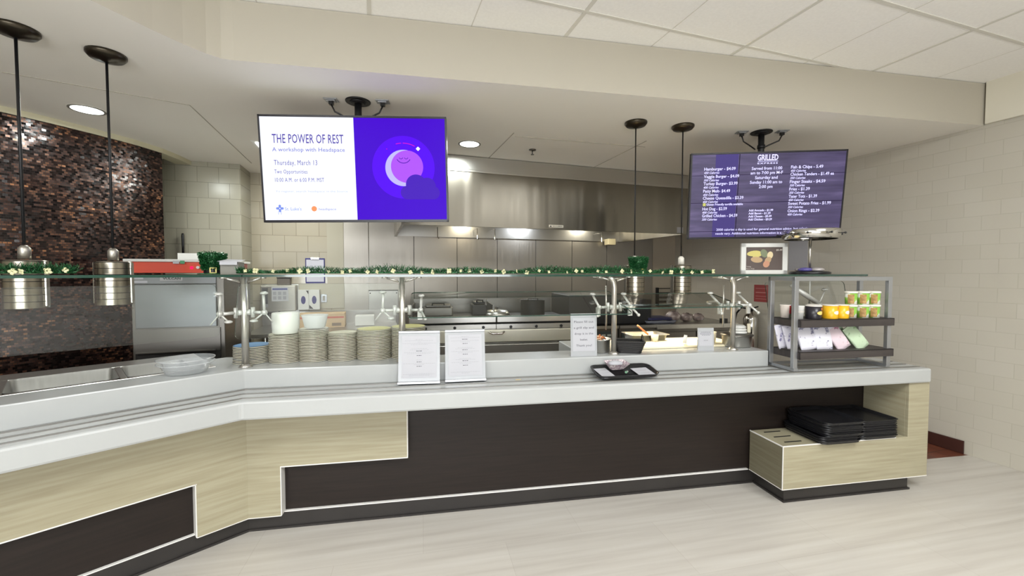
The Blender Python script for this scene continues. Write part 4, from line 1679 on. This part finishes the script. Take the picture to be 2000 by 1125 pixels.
can(-.035 + .02, .09, .001, .001, (1, 1, 1), 'x') if False else None
t = thing('snack_carton', 'small white and red snack cup at the left end of the upper rack tray', 'snack cup', rackpos(.052, .135, Z1 + .0525), AR)
build('body', MB().lathe([(.028, 0), (.033, .085), (.035, .09)], 20), mat('cup_cream', (222, 212, 204), .4), t)
m = MB()
m.box(.004, .014, -.036, -.030, .03, .085)
build('label_patch', m, mat('patch_red', (150, 34, 40), .5), t)
t = thing('snack_carton', 'plain white snack cup beside the left front post of the rack', 'snack cup', rackpos(.075, .05, Z1 + .0525), AR)
build('body', MB().lathe([(.029, 0), (.035, .085), (.037, .09)], 20), M_plastwhite, t)
build('label_patch', MB().lathe([(.0335, .045), (.0345, .056)], 20, cap0=False, cap1=False), mat('patch_grey', (190, 186, 180), .5), t)
can(.115, .125, .032, .088, (150, 158, 120), 'olive green snack can with blue lid on the rack', lid=(52, 60, 130))
can(.175, .03, .048, .093, (34, 32, 38), 'large black snack tub with gold emblem on the rack', patch=(232, 196, 110))
can(.245, .105, .033, .093, (206, 154, 44), 'golden snack can half hidden behind the black tub', patch=(40, 34, 30))
can(.31, .03, .045, .095, (222, 170, 30), 'wide yellow snack can, left one of the yellow pair')
can(.405, .03, .040, .095, (226, 174, 26), 'yellow snack can, right one of the yellow pair')
M_frost2 = mat('cup_clear_lid', (226, 222, 210), .25)
M_green = noisy('green_white_wrap', [(0.44, (126, 178, 66)), (0.5, (150, 196, 84)), (0.53, (226, 228, 216))], (10, 10, 14), rough=.4)
M_snack = noisy('brown_snack_bits', [(0.4, (140, 104, 56)), (0.6, (176, 140, 84))], (40, 40, 40), rough=.5)
cup0 = None
for row, zz in enumerate((Z1 + .0525, Z1 + .0525 + .094)):
    for k, (x, y) in enumerate(((.50, .05), (.59, .04), (.675, .035)) if row == 0 else ((.50, .05), (.59, .04), (.675, .035))):
        lb = '%s snack cup of %s row in the green white stack at the rack right' % (('left', 'middle', 'right')[k], ('the lower', 'the upper')[row])
        if cup0 is None:
            cup0 = thing('snack_cup', lb, 'snack cup', rackpos(x, y, zz), AR, 'green and white snack cups')
            r0 = .036
            build('body', MB().lathe([(r0 * .93, 0), (r0, .078)], 24), M_green, cup0, label='green and white wrapper')
            build('lid', MB().lathe([(r0 * 1.06, .078), (r0 * 1.1, .081), (r0 * 1.1, .089), (r0 * .9, .092)], 24), M_frost2, cup0, label='clear plastic lid')
            m = MB()
            n = 6
            for i in range(n):
                A, B_ = -2.9 + 1.0 * i / n, -2.9 + 1.0 * (i + 1) / n
                m.poly([((r0 + .0015) * math.cos(q), (r0 + .0015) * math.sin(q), zq) for q, zq in ((A, .006), (B_, .006), (B_, .07), (A, .07))])
            build('window', m, M_snack, cup0, label='brown snack showing through')
        else:
            c = copy_tree(cup0)
            c.location = rackpos(x, y, zz)
            c['label'] = lb


# pouches
def pouch(x, y, wd, ht, lean, side, base, blot, label, yaw=0.0, group='snack pouches on the lower rack tray'):
    t = thing('snack_pouch', label, 'pouch', rackpos(x, y, Z2 + .0525), AR + yaw, group)
    R = Matrix.Rotation(side, 4, 'Y') @ Matrix.Rotation(-lean, 4, 'X')
    m = MB(R)
    rings = []
    for i in range(9):
        z = ht * i / 8
        th = (.0025, .008, .011, .012, .011, .009, .007, .005, .002)[i]
        rings.append(rrect(wd * (1 if i not in (0, 8) else .98), 2 * th, min(th * .9, .01), z, 2))
    m.loft(rings, 0)
    M_ = _mats.get('pouch_' + blot[0])
    if not M_:
        M_ = noisy('pouch_' + blot[0], [(0.55, base), (0.60, blot[1]), (0.66, base)], (22, 22, 22), rough=.3, detail=6)
    build('bag', m, M_, t)
    m = MB(R)
    m.box(-wd * .47, wd * .47, -.004, .004, ht - .012, ht + .003)
    build('top_seal', m, mat('seal_%d' % base[0], base, .25), t)
    return t


PP = [(.055, .13, .10, .165, .15, -.14, 'purple'), (.095, .10, .10, .165, .15, -.18, 'purple'), (.165, .04, .135, .165, .25, -.10, 'navy'), (.275, .03, .13, .165, .25, 0.02, 'navy'),
      (.375, .09, .10, .16, .2, -.35, 'rose'), (.44, .03, .105, .175, .25, -.5, 'rose'), (.53, .09, .09, .165, .2, -.5, 'green'), (.60, .03, .10, .18, .25, -.58, 'green')]
names = ['white pouch with purple print, farthest left on the lower rack tray', 'white pouch with purple print, second from left on the lower tray', 'white pouch with large dark flower print behind the rack front post',
         'white pouch with blue grey print standing upright at tray middle', 'pink pouch half hidden behind the leaning pink pouch', 'pink print pouch leaning left on the lower rack tray',
         'green pouch half hidden behind the leaning pale green pouch', 'pale green pouch leaning left at the right end of the tray']
cols = {'purple': ((214, 212, 224), (110, 104, 150)), 'navy': ((220, 218, 228), (92, 92, 128)), 'rose': ((214, 196, 204), (150, 84, 112)), 'green': ((186, 206, 176), (130, 160, 116))}
for (x, y, wd, ht, le, sd, c), nm in zip(PP, names):
    pouch(x, y, wd, ht, le, sd, cols[c][0], (c, cols[c][1]), nm)

# ============================================================ ON TOP OF THE GUARD: POSTER, SPINNER
pf = thing('poster_frame', 'white framed food poster priced 5.49 standing on the glass shelf', 'poster', (2.955, 2.56, ZT + .001), math.radians(-24.3))
m = MB()
w, h = .35, .245
for q in ((-w / 2, w / 2, 0, .032), (-w / 2, w / 2, h - .032, h), (-w / 2, -w / 2 + .038, 0, h), (w / 2 - .038, w / 2, 0, h)):
    m.box(q[0], q[1], -.012, .012, q[2], q[3])
m.box(-.05, .05, .01, .08, 0, .006)
build('frame', m, M_plastwhite, pf, bevel=.003)
m = MB()
y = -.004
m.box(-w / 2 + .03, w / 2 - .03, -.004, .004, .03, h - .03, 0)


def blob(cx, cz, rx, rz_, mi, y, rot=0, n=16):
    m.poly([(cx + rx * math.cos(a) * math.cos(rot) - rz_ * math.sin(a) * math.sin(rot), y, cz + rx * math.cos(a) * math.sin(rot) + rz_ * math.sin(a) * math.cos(rot)) for a in [2 * PI * i / n for i in range(n)]], mi)


blob(-.075, .165, .055, .022, 1, -.0045, .1)
blob(-.05, .155, .04, .02, 1, -.0047, .3)
blob(.0, .165, .026, .034, 2, -.0049, .5)
blob(-.055, .115, .045, .024, 3, -.0051, -.1)
blob(.045, .15, .022, .03, 4, -.0053, -.2)
blob(.03, .11, .022, .03, 3, -.0055, -.6)
blob(.018, .08, .024, .028, 5, -.0057, -.5)
m.text('$5.49', .135, .185, .014, xs=-.045, align='R', y=-.006, mi=6, bold=.03)
m.text('Turkey', -.132, .055, .010, xs=-.035, y=-.006, mi=6)
m.text('Bacon Wrap', -.132, .04, .008, xs=-.06, y=-.006, mi=6)
build('picture', m, [mat('poster_brown', (84, 72, 68), .4), mat('chips_yellow', (196, 184, 108), .5), mat('dip_green', (116, 124, 96), .5), mat('wrap_tan', (176, 148, 112), .5), mat('wrap_cream', (214, 196, 156), .5), mat('filling_pink', (186, 136, 108), .5), mat('poster_print', (206, 198, 190), .5)], pf)
sp = thing('spinner_display', 'round chrome peg display with black base on the guard shelf', 'display stand', FR(2.82, 2.79, ZT), AR)
build('base', MB().lathe([(.13, 0), (.135, .004), (.135, .016), (.12, .022), (.02, .024)], 32), M_black, sp)
build('pole', MB().tube([(0, 0, .02), (0, 0, .30)], .009, 12), M_satin, sp)
m = MB()
m.lathe([(.172, .268), (.186, .275), (.192, .335), (.184, .34), (.176, .30), (.02, .30)], 36, cap0=False, cap1=True)
build('ring_tray', m, M_chrome, sp)
m = MB()
for k in range(9):
    a = k * 2 * PI / 9 + .35
    c_, s_ = math.cos(a), math.sin(a)
    m.tube([(.18 * c_, .18 * s_, .305), (.212 * c_, .212 * s_, .305)], .0035, 6)
    m.ball((.215 * c_, .215 * s_, .305), .008, n=8)
build('pegs', m, M_black, sp)
m = MB()
for k in range(4):
    a = k * 1.5 + .4
    m.ball((.055 * math.cos(a), .055 * math.sin(a), .035), .05, k % 2, 10, sz=.35)
build('packets', m, [mat('purple_wrapper', (86, 80, 140), .3), mat('silver_wrapper', (176, 170, 168), .3, .3)], sp)

# ============================================================ RIGHT SERVING AREA
o = build('cutting_board', MB().box(-.42, .42, -.16, .16, 0, .016), mat('cream_board', (232, 222, 190), .4), loc=FR(1.86, 2.98, .9825), rot=AR, bevel=.004)
tag(o, 'long cream cutting board under the two lit heat lamps', 'cutting board')
m = MB()
rr1 = lambda w, d, z: rrect(w, d, .03, z, 4)
m.loft([rr1(.26, .16, .004), rr1(.27, .17, .0), rr1(.30, .20, .058), rr1(.33, .23, .062), rr1(.33, .23, .064), rr1(.30, .20, .060), rr1(.26, .16, .012)], 0)
pn = thing('food_pan', 'shallow steel food pan with golden food beside the basket', 'food pan', FR(1.66, 3.17, .983), AR)
build('pan', m, M_steelh, pn)
m = MB()
m.prism([p[:2] for p in rrect(.28, .18, .03, 0, 3)], .03, .036)
build('food', m, noisy('golden_food', [(0.3, (176, 140, 70)), (0.7, (222, 196, 130))], (40, 40, 40), rough=.6, bump=.5), pn)
o = build('wooden_spoon', MB().tube([(0, 0, 0), (-.10, 0, .075)], .007, 8), mat('spoon_wood', (150, 96, 62), .5), loc=FR(1.66, 3.12, 1.045))
tag(o, 'brown wooden spoon handle leaning out of the steel food pan', 'spoon')
o = build('measuring_cup', MB().lathe([(.025, 0), (.03, .05), (.028, .05), (.023, .004)], 18), mat('clear_cup', (216, 206, 184), .2), loc=FR(1.68, 3.05, 1.0))
tag(o, 'small clear cup in front of the steel food pan', 'cup')
o = build('knife_handle', MB().tube([(0, 0, .008), (.012, 0, .07)], [.014, .012], 10), M_plastwhite, loc=FR(1.83, 2.88, .999))
tag(o, 'upright white utensil handle on the lit cutting board', 'utensil')
for k, (s0, t0) in enumerate(((2.01, 2.86), (2.07, 2.93))):
    for j in range(1):
        o = build('deli_container', MB().lathe([(.045, 0), (.052, .095), (.055, .1), (.05, .1)], 24), mat('cream_tub', (226, 216, 188), .4), loc=FR(s0, t0, .9825))
        tag(o, ('cream round container just right of the small card', 'cream round container behind its twin beside the last post')[k], 'container', 'cream containers')
sp2 = thing('steam_pan', 'deep oval steel pan with grey lid right of the last post', 'pan', FR(2.225, 2.82, .983), AR)
m = MB()
m.loft([rrect(.19, .15, .07, 0, 6), rrect(.20, .16, .075, .01, 6), rrect(.21, .17, .08, .08, 6), rrect(.235, .195, .09, .084, 6)], 0)
build('pan', m, M_steelh, sp2)
build('lid', MB().loft([rrect(.232, .192, .09, .084, 6), rrect(.232, .192, .09, .092, 6), rrect(.19, .15, .07, .10, 6)], 0), M_steeldark, sp2)
for k in range(3):
    o = build('bowl_lid', MB().lathe([(.06 - .004 * k, 0), (.062 - .004 * k, .01), (.04, .022)], 24), M_plastwhite, loc=FR(2.235, 2.82, 1.085 + k * .019))
    tag(o, 'white round lid, %s of three piled on the steel pan' % ('lowest', 'middle one', 'topmost')[k], 'lid', 'white lids on the steel pan')
o = build('utensil_handle', MB().box(-.012, .012, -.008, .008, 0, .07), mat('cream_handle', (220, 212, 188), .4), loc=FR(2.31, 2.80, 1.086), rot=AR, bevel=.004)
tag(o, 'short cream handle standing behind the rack left post', 'utensil')
# order basket
bk = thing('wicker_basket', 'small black woven basket with loop handles by the third post', 'basket', FR(1.315, 2.745, .983), AR - .35)
m = MB()
for i in range(11):
    z = .004 + i * .0068
    f_ = i / 10
    w, d = .155 + .05 * f_, .105 + .035 * f_
    ring = rrect(w, d, .018, z, 3)
    n = len(ring)
    m.tube([(p[0] * (1 + (.012 if (j + i) % 2 else -.012)), p[1] * (1 + (.015 if (j + i) % 2 else -.015)), p[2]) for j, p in enumerate(ring)], .0042, 5, closed=True)
m.box(-.075, .075, -.05, .05, 0, .006)
for j, (p, q) in enumerate(zip(rrect(.155, .105, .018, 0, 3), rrect(.205, .14, .018, .078, 3))):
    m.tube([p, q], .0032, 5)
m.tube(rrect(.21, .145, .02, .08, 3), .006, 6, closed=True)
M_wick = mat('black_wicker', (28, 25, 24), .5)
build('woven_body', m, M_wick, bk)
for sx in (-1, 1):
    m = MB()
    m.tube([(sx * .092, .042 * math.cos(a), .078 + .045 * math.sin(a)) for a in [PI * k / 8 for k in range(9)]], .0042, 6)
    build('loop_handle', m, M_wick, bk)
for k in range(3):
    paper('grill_slip', .09, .06, FR(1.30 + .012 * k, 2.745, 1.03 + .008 * k), AR + .3 * k, 'white slip in the black basket, %s' % ('lowest', 'middle', 'topmost')[k], 2, M=mat('pinkish_slip', (206, 190, 184), .6), group='slips in the basket')
# round inset with breaded food
bm_ = thing('round_inset', 'round steel inset full of orange strips behind the third post', 'food pan', FR(1.115, 2.80, .983), AR)
build('inset', MB().lathe([(.072, 0), (.078, .006), (.08, .085), (.09, .09), (.088, .094), (.074, .09), (.07, .05)], 30), M_steelh, bm_)
m = MB()
for k in range(26):
    a, r_ = random.uniform(0, 2 * PI), random.uniform(0, .055)
    c = Vector((r_ * math.cos(a), r_ * math.sin(a), .085 + random.uniform(0, .02)))
    d = Vector((random.uniform(-1, 1), random.uniform(-1, 1), random.uniform(-.3, .5))).normalized() * .018
    m.tube([c - d, c + d], .006, 5, k % 2)
o = build('strips', m, [mat('orange_strip', (206, 122, 66), .5), mat('pale_strip', (228, 196, 160), .5)], bm_)
o['kind'] = 'stuff'

# ============================================================ COOK LINE
def rthing(name, label, cat, s0, t0, z=0):
    return thing(name, label, cat, FR(s0, t0, z), AR)


M_cream_steel = steel('door_front_steel', (206, 202, 186), .4, (60, 60, 1), metal=.55)
for idx, (s0, s1, nk, lb) in enumerate(((-.275, .562, 3, 'stainless range with black knobs, left one under the hood'), (.568, 1.345, 3, 'stainless range with black knobs, right one under the hood'))):
    w = s1 - s0
    t = rthing('cooking_range', lb, 'range', s0, 4.1)
    m = MB()
    m.box(0, w, .05, .85, .08, 1.03)
    build('body', m, M_steeldark, t)
    build('front_rail', MB().box(0, w, -.02, .05, 1.05, 1.112), M_steelh, t, bevel=.006)
    build('control_band', MB().box(0, w, .0, .05, .985, 1.032), M_steelh, t)
    for k in range(nk):
        m = MB()
        x = w * (k + .55) / nk
        m.lathe([(.014, 0), (.015, .012), (.012, .022)], 14)
        for v_ in m.bm.verts:
            v_.co = (v_.co.x + x, -v_.co.z, v_.co.y + 1.004)
        build('knob', m, M_black, t)
    m = MB()
    m.box(0, w, .06, .85, 1.03, 1.075)
    build('griddle_plate', m, M_dark, t)
    m = MB()
    m.box(0, w, .83, .85, 1.075, 1.24)
    m.box(0, .015, .3, .85, 1.075, 1.2)
    build('splash_back', m, M_steeldark, t)
t = rthing('oven_base', 'pale steel refrigerated base with bar handle in front of the ranges', 'kitchen unit', -.10, 3.98)
w = 1.45
m = MB()
m.box(0, w, .03, .11, .08, .985)
build('body', m, M_steeldark, t)
build('top_front', MB().box(0, w, 0, .03, .875, .99), M_cream_steel, t, bevel=.006)
build('lower_front', MB().box(0, w, -.03, .03, .1, .855), M_steelh, t, bevel=.004)
m = MB()
m.tube([(.58, 0, .975), (.58, -.035, .975), (.60, -.045, .962), (.70, -.045, .962), (.72, -.035, .975), (.72, 0, .975)], .009, 8)
build('bar_handle', m, M_chrome, t)
# things standing on the ranges
t = rthing('covered_pan', 'low domed lid with black knob on the left range', 'pan', .62, 4.45, 1.076)
build('lid', MB().lathe([(.14, 0), (.14, .03), (.11, .06), (.03, .075)], 28), M_steelh, t)
build('knob', MB().lathe([(.012, .074), (.02, .09), (.012, .1)], 14), M_black, t)
for k, (s0, w, h, nm, lb, M_) in enumerate(((-.15, .3, .13, 'toaster', 'dark boxy toaster at the left end of the ranges', M_steeldark), (.35, .16, .16, 'grill_press', 'dark grill press on the left range', M_blackm), (1.0, .26, .17, 'stock_pot', 'dark pot with raised sides on the right range', M_blackm))):
    t = rthing(nm, lb, 'kitchen tool', s0, 4.4, 1.076)
    m = MB()
    if nm == 'stock_pot':
        m.lathe([(.12, 0), (.13, .01), (.13, h), (.135, h + .004), (.125, h), (.12, .02)], 28)
    else:
        m.prism([(0, 0), (w, 0), (w, .25), (0, .25)], 0.01, h * .8)
        m.prism([(.02, .02), (w - .02, .02), (w - .02, .23), (.02, .23)], h * .8, h)
    build('body', m, M_, t, bevel=.01)
    m = MB()
    m.tube([(w * .3 - (.13 if nm == 'stock_pot' else 0), -.01, h), (w * .3 - (.13 if nm == 'stock_pot' else 0), -.03, h + .02), (w * .7 - (.13 if nm == 'stock_pot' else 0), -.03, h + .02), (w * .7 - (.13 if nm == 'stock_pot' else 0), -.01, h)], .007, 8)
    build('handle', m, M_blackm, t)
# fryer bank with control panels
for k, (s0, s1) in enumerate(((1.36, 1.87), (1.88, 2.30))):
    w = s1 - s0
    t = rthing('fryer', ('dark fryer with keypad panel behind the grill slip sign', 'dark fryer with keypad panel behind the black basket')[k], 'fryer', s0, 4.15)
    m = MB()
    m.box(0, w, .0, .8, .05, .985)
    build('cabinet_body', m, M_steeldark, t, bevel=.004)
    m = MB()
    m.box(0, w, -.02, .06, .955, .985)
    build('front_lip', m, M_steelh, t)
    m = MB()
    m.box(0.0, w, .1, .8, .985, 1.30 if k == 0 else 1.25)
    build('fry_tank_hood', m, M_blackm, t, bevel=.01)
    m = MB()
    m.box(.03, w - .03, -.008, 0, .79, .925)
    cp = build('control_panel', m, mat('keypad_dark', (58, 66, 66), .3), t)
    m = MB()
    for i in range(6):
        for j in range(2):
            if i in (2, 3) and j == 1:
                continue
            m.box(.06 + i * (w - .12) / 6, .06 + (i + .7) * (w - .12) / 6, -.0095, -.008, .83 + j * .045, .85 + j * .045, 1 if (i, j) == (3, 0) else 0)
    build('keypad', m, [mat('key_grey', (160, 168, 160), .4), emat('led_green', (60, 190, 80), .9)], cp)
# refrigerated drawer base at the right with wrapped food
t = rthing('drawer_base', 'low grey refrigerated base at the right end of the kitchen', 'kitchen unit', 2.31, 4.15)
w = .95
build('body', MB().box(0, w, .02, .75, .1, .93), M_steeldark, t)
build('work_top', MB().box(-.01, w + .01, -.03, .77, .935, .985), M_steelh, t, bevel=.004)
for k in range(2):
    d = build('door', MB().box(.01 + k * w / 2, w / 2 - .01 + k * w / 2, 0, .02, .15, .90), steel('dull_door', (128, 124, 118), .4, (60, 60, 1)), t, bevel=.003)
    build('door_handle', MB().box(.03 + k * w / 2, .06 + k * w / 2, -.02, 0, .86, .90), M_black, d)
o = build('timer_display', MB().box(-.035, .035, -.02, .02, 0, .05), M_black, loc=FR(3.10, 4.14, .986), rot=AR)
tag(o, 'small black timer box at the end of the low grey base', 'timer')
M_bag = noisy('clear_bag_food', [(0.3, (96, 84, 84)), (0.5, (150, 134, 128)), (0.65, (196, 186, 182)), (0.8, (120, 76, 66))], (14, 14, 14), rough=.25, detail=3)
for k, (s0, w_, h_) in enumerate(((2.62, .14, .12), (2.78, .12, .10), (2.93, .10, .09))):
    m = MB()
    m.ball((0, 0, h_ * .5), w_ * .6, n=14, sx=1.1, sy=.9, sz=h_ / w_ * .8)
    for v_ in m.bm.verts:
        v_.co += Vector((random.uniform(-.01, .01), random.uniform(-.01, .01), random.uniform(-.008, .008)))
        v_.co.z = max(v_.co.z, .001)
    o = build('bread_bag', m, M_bag, loc=FR(s0, 4.35, .986))
    tag(o, 'clear wrapped food bag on the low grey base, %s of three' % ('largest and leftmost', 'middle one', 'smallest and rightmost')[k], 'bag', 'wrapped food bags')
o = build('food_tray', MB().loft([rrect(.32, .3, .02, 0, 3), rrect(.36, .34, .03, .03, 3), rrect(.35, .33, .03, .03, 3), rrect(.31, .29, .02, .005, 3)], 0), mat('grey_blue_tray', (116, 118, 130), .4), loc=FR(2.40, 4.36, .986), rot=AR)
tag(o, 'flat grey tray on the low base beside the wrapped bags', 'tray')
o = build('flat_box', MB().box(-.14, .14, -.12, .12, 0, .03), mat('navy_lid', (34, 34, 70), .4), loc=FR(2.40, 4.36, 1.018), rot=AR, bevel=.006)
tag(o, 'dark blue flat box lying in the grey tray', 'box')

# ============================================================ EXHAUST HOOD
hd = thing('exhaust_hood', 'long stainless exhaust hood hung over the cook line', 'hood', (0, 0, 0))
M_hood = steel('hood_steel', (132, 127, 117), .30, (40, 40, .8), streak=.35)
HX0, HX1, HY, HZ = .262, 3.69, 4.28, 2.018
m = MB()
m.box(HX0, HX1, HY, HY + .03, HZ, 2.735)
build('front_panel', m, M_hood, hd)
m = MB()
m.box(HX0, HX1, HY - .012, HY, 2.575, 2.60)
m.box(HX0, HX1, HY - .006, HY, 2.60, 2.735, 0)
build('top_trim', m, M_steelh, hd, bevel=.003)
for x in (HX0, HX1 - .03):
    build('side_panel', MB().box(x, x + .03, HY + .03, 5.78, HZ, 2.735), M_hood, hd)
m = MB()
m.poly([(HX0 + .03, 5.76, 2.38), (HX1 - .03, 5.76, 2.38), (HX1 - .03, 5.2, 2.6), (HX0 + .03, 5.2, 2.6)])
m.box(HX0 + .03, HX1 - .03, 5.76, 5.775, 2.03, 2.4)
m.box(HX0 + .03, HX1 - .03, HY + .03, 5.25, 2.6, 2.61)
build('filter_bank', m, M_steelh, hd)
m = MB()
for x in (.792, 1.319, 1.564, 3.204, 3.722):
    if x < HX1:
        m.tube([(x, 5.74, 2.13), (x, 5.5, 2.13), (x, 5.5, 2.0), (x + .01, 5.48, 1.985), (x + .01, 5.46, 2.0)], .006, 6)
build('hook', m, M_chrome, hd)
m = MB()
m.box(1.834, 2.007, HY - .004, HY, 2.04, 2.068)
bd = build('name_badge', m, mat('badge_pale', (206, 200, 186), .4), hd)
m = MB()
m.text('ACCUREX', 1.875, 2.048, .012, xs=-.12, y=HY - .005, bold=.02)
m.poly([(1.84, HY - .005, 2.045), (1.868, HY - .005, 2.045), (1.854, HY - .005, 2.063)])
build('lettering', m, M_black, bd)
for (x, y, z) in HOOD_LIGHTS:
    build('hood_light', MB().lathe([(.05, .012), (.07, .03), (.07, .30)], 18, c=(x, y, z)), mat('hood_lens', (250, 240, 210), .3, emit=3), hd)
m = MB()
m.box(3.535, 3.625, HY - .003, HY - .001, 2.03, 2.10)
o = build('notice_paper', m, [M_paper])
tag(o, 'small white notice taped on the right end of the hood', 'paper')
o = build('detector_box', MB().box(3.40, 3.53, 5.64, 5.758, 1.97, 2.06), mat('beige_box', (170, 160, 130), .5), bevel=.004)
tag(o, 'small beige box mounted below the hood at the right', 'box')

# ============================================================ BACK LEFT PREP AREA
t = thing('prep_table', 'stainless prep table against the back wall behind the plates', 'table', (-1.28, 4.95, 0))
build('table_top', MB().box(0, 1.55, 0, .82, .86, .90), M_steelh, t, bevel=.004)
build('back_splash', MB().box(.35, 1.55, .80, .84, .90, 1.06), M_steelh, t)
build('lower_shelf', MB().box(.02, 1.53, .03, .8, .3, .33), M_steelh, t)
for x in (.03, 1.52):
    for y in (.04, .78):
        build('leg', MB().tube([(x, y, 0), (x, y, .86)], .02, 10), M_steelh, t)
t = thing('hand_sink', 'wall mounted stainless hand washing station with soap dispenser', 'sink', (-1.29, 5.79, 0))
m = MB()
m.box(0, .40, -.02, 0, .9, 1.40)
build('back_panel', m, M_steelh, t)
m = MB()
m.box(.01, .39, -.15, -.02, 1.08, 1.39)
build('dispenser_body', m, steel('dispenser_steel', (176, 172, 162), .35, (30, 30, 1)), t, bevel=.01)
m = MB()
m.box(.03, .09, -.155, -.15, 1.17, 1.36)
m.box(.03, .09, -.157, -.15, 1.13, 1.165, 1)
build('soap_window', m, [mat('soap_dark', (66, 68, 70), .3), M_alu], t)
m = MB()
m.box(.13, .31, -.153, -.15, 1.20, 1.37)
m.box(.14, .30, -.1535, -.153, 1.335, 1.355, 1)
for i in range(3):
    for j in range(2):
        m.box(.145 + i * .053, .18 + i * .053, -.1535, -.153, 1.22 + j * .055, 1.26 + j * .055, 2)
build('instruction_label', m, [M_paper, mat('label_navy', (70, 78, 130), .5), M_inkgrey], t)
build('shelf_edge', MB().box(0, .40, -.16, -.0, 1.035, 1.055), M_dark, t)
build('faucet', MB().tube([(.2, -.1, .95), (.2, -.1, 1.08), (.2, -.14, 1.10)], .012, 8), M_chrome, t)
t = thing('speaker_box', 'small dark grey wall box above the hand washing station', 'box', (-1.11, 5.79, 1.39))
build('box_body', MB().box(0, .14, -.1, 0, .0, .09), mat('grey_mesh', (104, 98, 92), .6), t, bevel=.006)
build('box_rim', MB().box(-.005, .145, -.105, 0, .085, .095), M_black, t)
for k in range(2):
    t = thing('glove_box', '%s of two white glove boxes with dark oval openings' % ('left', 'right')[k], 'box', (-.888 + k * .122, 5.79, 1.085), 0, 'glove boxes')
    build('carton', MB().box(0, .12, -.09, 0, 0, .245), mat('glove_carton', (206, 206, 204), .5), t, bevel=.002)
    m = MB()
    n = 24
    m.poly([(.06 + .026 * math.cos(2 * PI * i / n), -.0915, .12 + .05 * math.sin(2 * PI * i / n)) for i in range(n)])
    m.poly([(.09, -.0912, .235), (.118, -.0912, .235), (.118, -.0912, .19)] if k == 0 else [(.004, -.0912, .01), (.05, -.0912, .01), (.004, -.0912, .06)], 1)
    build('opening', m, [mat('glove_blue', (52, 50, 110), .5), M_dark], t)
t = thing('clipboard', 'blue clipboard with white sheet hanging on the back tile wall', 'clipboard', (-.70, 5.79, 1.41))
build('board', MB().box(-.112, .112, -.006, 0, 0, .315), mat('clip_blue', (46, 44, 110), .4), t, bevel=.003)
build('sheet', MB().box(-.10, .10, -.008, -.006, .018, .295), mat('bluish_paper', (196, 196, 208), .6), t)
build('clip', MB().box(-.05, .05, -.018, -.006, .295, .32), M_chrome, t, bevel=.003)
for (x, z, lb) in ((-.605, 1.168, 'grey wall outlet beside the glove boxes'), (-.10, 1.12, 'white wall outlet on the steel wall behind the plates')):
    t = thing('wall_outlet', lb, 'outlet', (x, 5.788, z))
    build('cover_plate', MB().box(-.035, .035, -.008, 0, -.0, .10), M_alu, t, bevel=.002)
    build('socket', MB().box(-.015, .015, -.012, -.008, .02, .08), mat('socket_grey', (150, 148, 142), .4), t)
t = thing('access_panel', 'square steel access panel on the wall left of the ranges', 'panel', (-.068, 5.775, .965))
build('door', MB().box(0, .37, -.02, 0, 0, .35), steel('panel_steel', (168, 166, 160), .35, (30, 30, 1)), t, bevel=.003)
m = MB()
for x in (.02, .35):
    m.ball((x, -.021, .31), .008, n=8)
m.box(0, .37, -.025, -.02, .34, .35)
build('hardware', m, M_dark, t)
t = thing('cardboard_box', 'brown cardboard box with red stripe behind the plate stacks', 'box', (-.83, 5.28, .902))
build('carton', MB().box(0, .50, 0, .25, 0, .165), noisy('kraft_board', [(0.3, (170, 142, 104)), (0.7, (182, 156, 118))], (5, 5, 5), rough=.7), t, bevel=.003)
m = MB()
m.box(.0, .49, -.001, 0, .11, .13)
m.box(.36, .46, -.001, 0, .02, .055, 1)
build('print', m, [mat('carton_red', (172, 84, 60), .6), mat('carton_brown', (110, 92, 70), .6)], t)
o = build('white_bin', MB().box(0, .22, 0, .2, 0, .12), M_plastwhite, loc=(-.22, 5.35, .902), bevel=.006)
tag(o, 'low white bin on the prep table right of the cardboard box', 'bin')

# ============================================================ RIGHT WALL, KITCHEN SIDE
def wallY(y, z):
    return (X_R - .002, y, z)


t = thing('extinguisher', 'silver wet chemical fire extinguisher with black hose on the right wall', 'fire extinguisher', (X_R - .10, 4.20, .58))
build('tank', MB().lathe([(.085, 0), (.09, .01), (.09, .36), (.075, .41), (.03, .44), (.025, .46)], 28), M_chrome, t)
m = MB()
m.tube([(0, 0, .46), (0, 0, .50)], .022, 10)
m.tube([(.02, 0, .5), (-.02, -.12, .53)], .009, 8)
m.tube([(.02, 0, .48), (-.02, -.11, .475)], .007, 8)
build('valve', m, M_blackm, t)
build('hose', MB().tube([(0, .02, .49), (-.02, .13, .50), (-.03, .20, .42), (-.03, .24, .25), (-.03, .25, .05), (-.03, .23, -.08)], .012, 8), M_black, t)
m = MB()
m.box(X_R - .004, X_R, 4.04, 4.245, 1.165, 1.385)
for k, z in enumerate((1.20, 1.235, 1.28, 1.335)):
    m.box(X_R - .005, X_R - .004, 4.06, 4.22, z, z + (.006 if k != 2 else .012), 1)
o = build('safety_sign', m, [mat('sign_red', (150, 58, 58), .5), mat('sign_print', (190, 130, 126), .5)])
tag(o, 'red safety sign above the extinguisher on the right wall', 'sign')
o = build('wall_notice', MB().box(X_R - .003, X_R, 3.54, 3.775, 1.57, 1.93), M_paper)
tag(o, 'blank white sheet on the wall behind the framed poster', 'paper')
t = thing('wall_file', 'black wire file rack on the back wall right of the lamps', 'rack', (4.37, 5.78, 1.0))
m = MB()
for x in (0, .30):
    m.box(x, x + .02, -.06, 0, 0, .30)
for z in (0, .07, .14, .21, .28):
    m.box(0, .32, -.06, -.045, z, z + .012)
build('wire_frame', m, M_blackm, t)
m = MB()
for z in (.02, .09, .16):
    m.box(.03, .29, -.055, -.01, z, z + .03)
build('sheets', m, mat('grey_sheets', (150, 146, 138), .6), t)
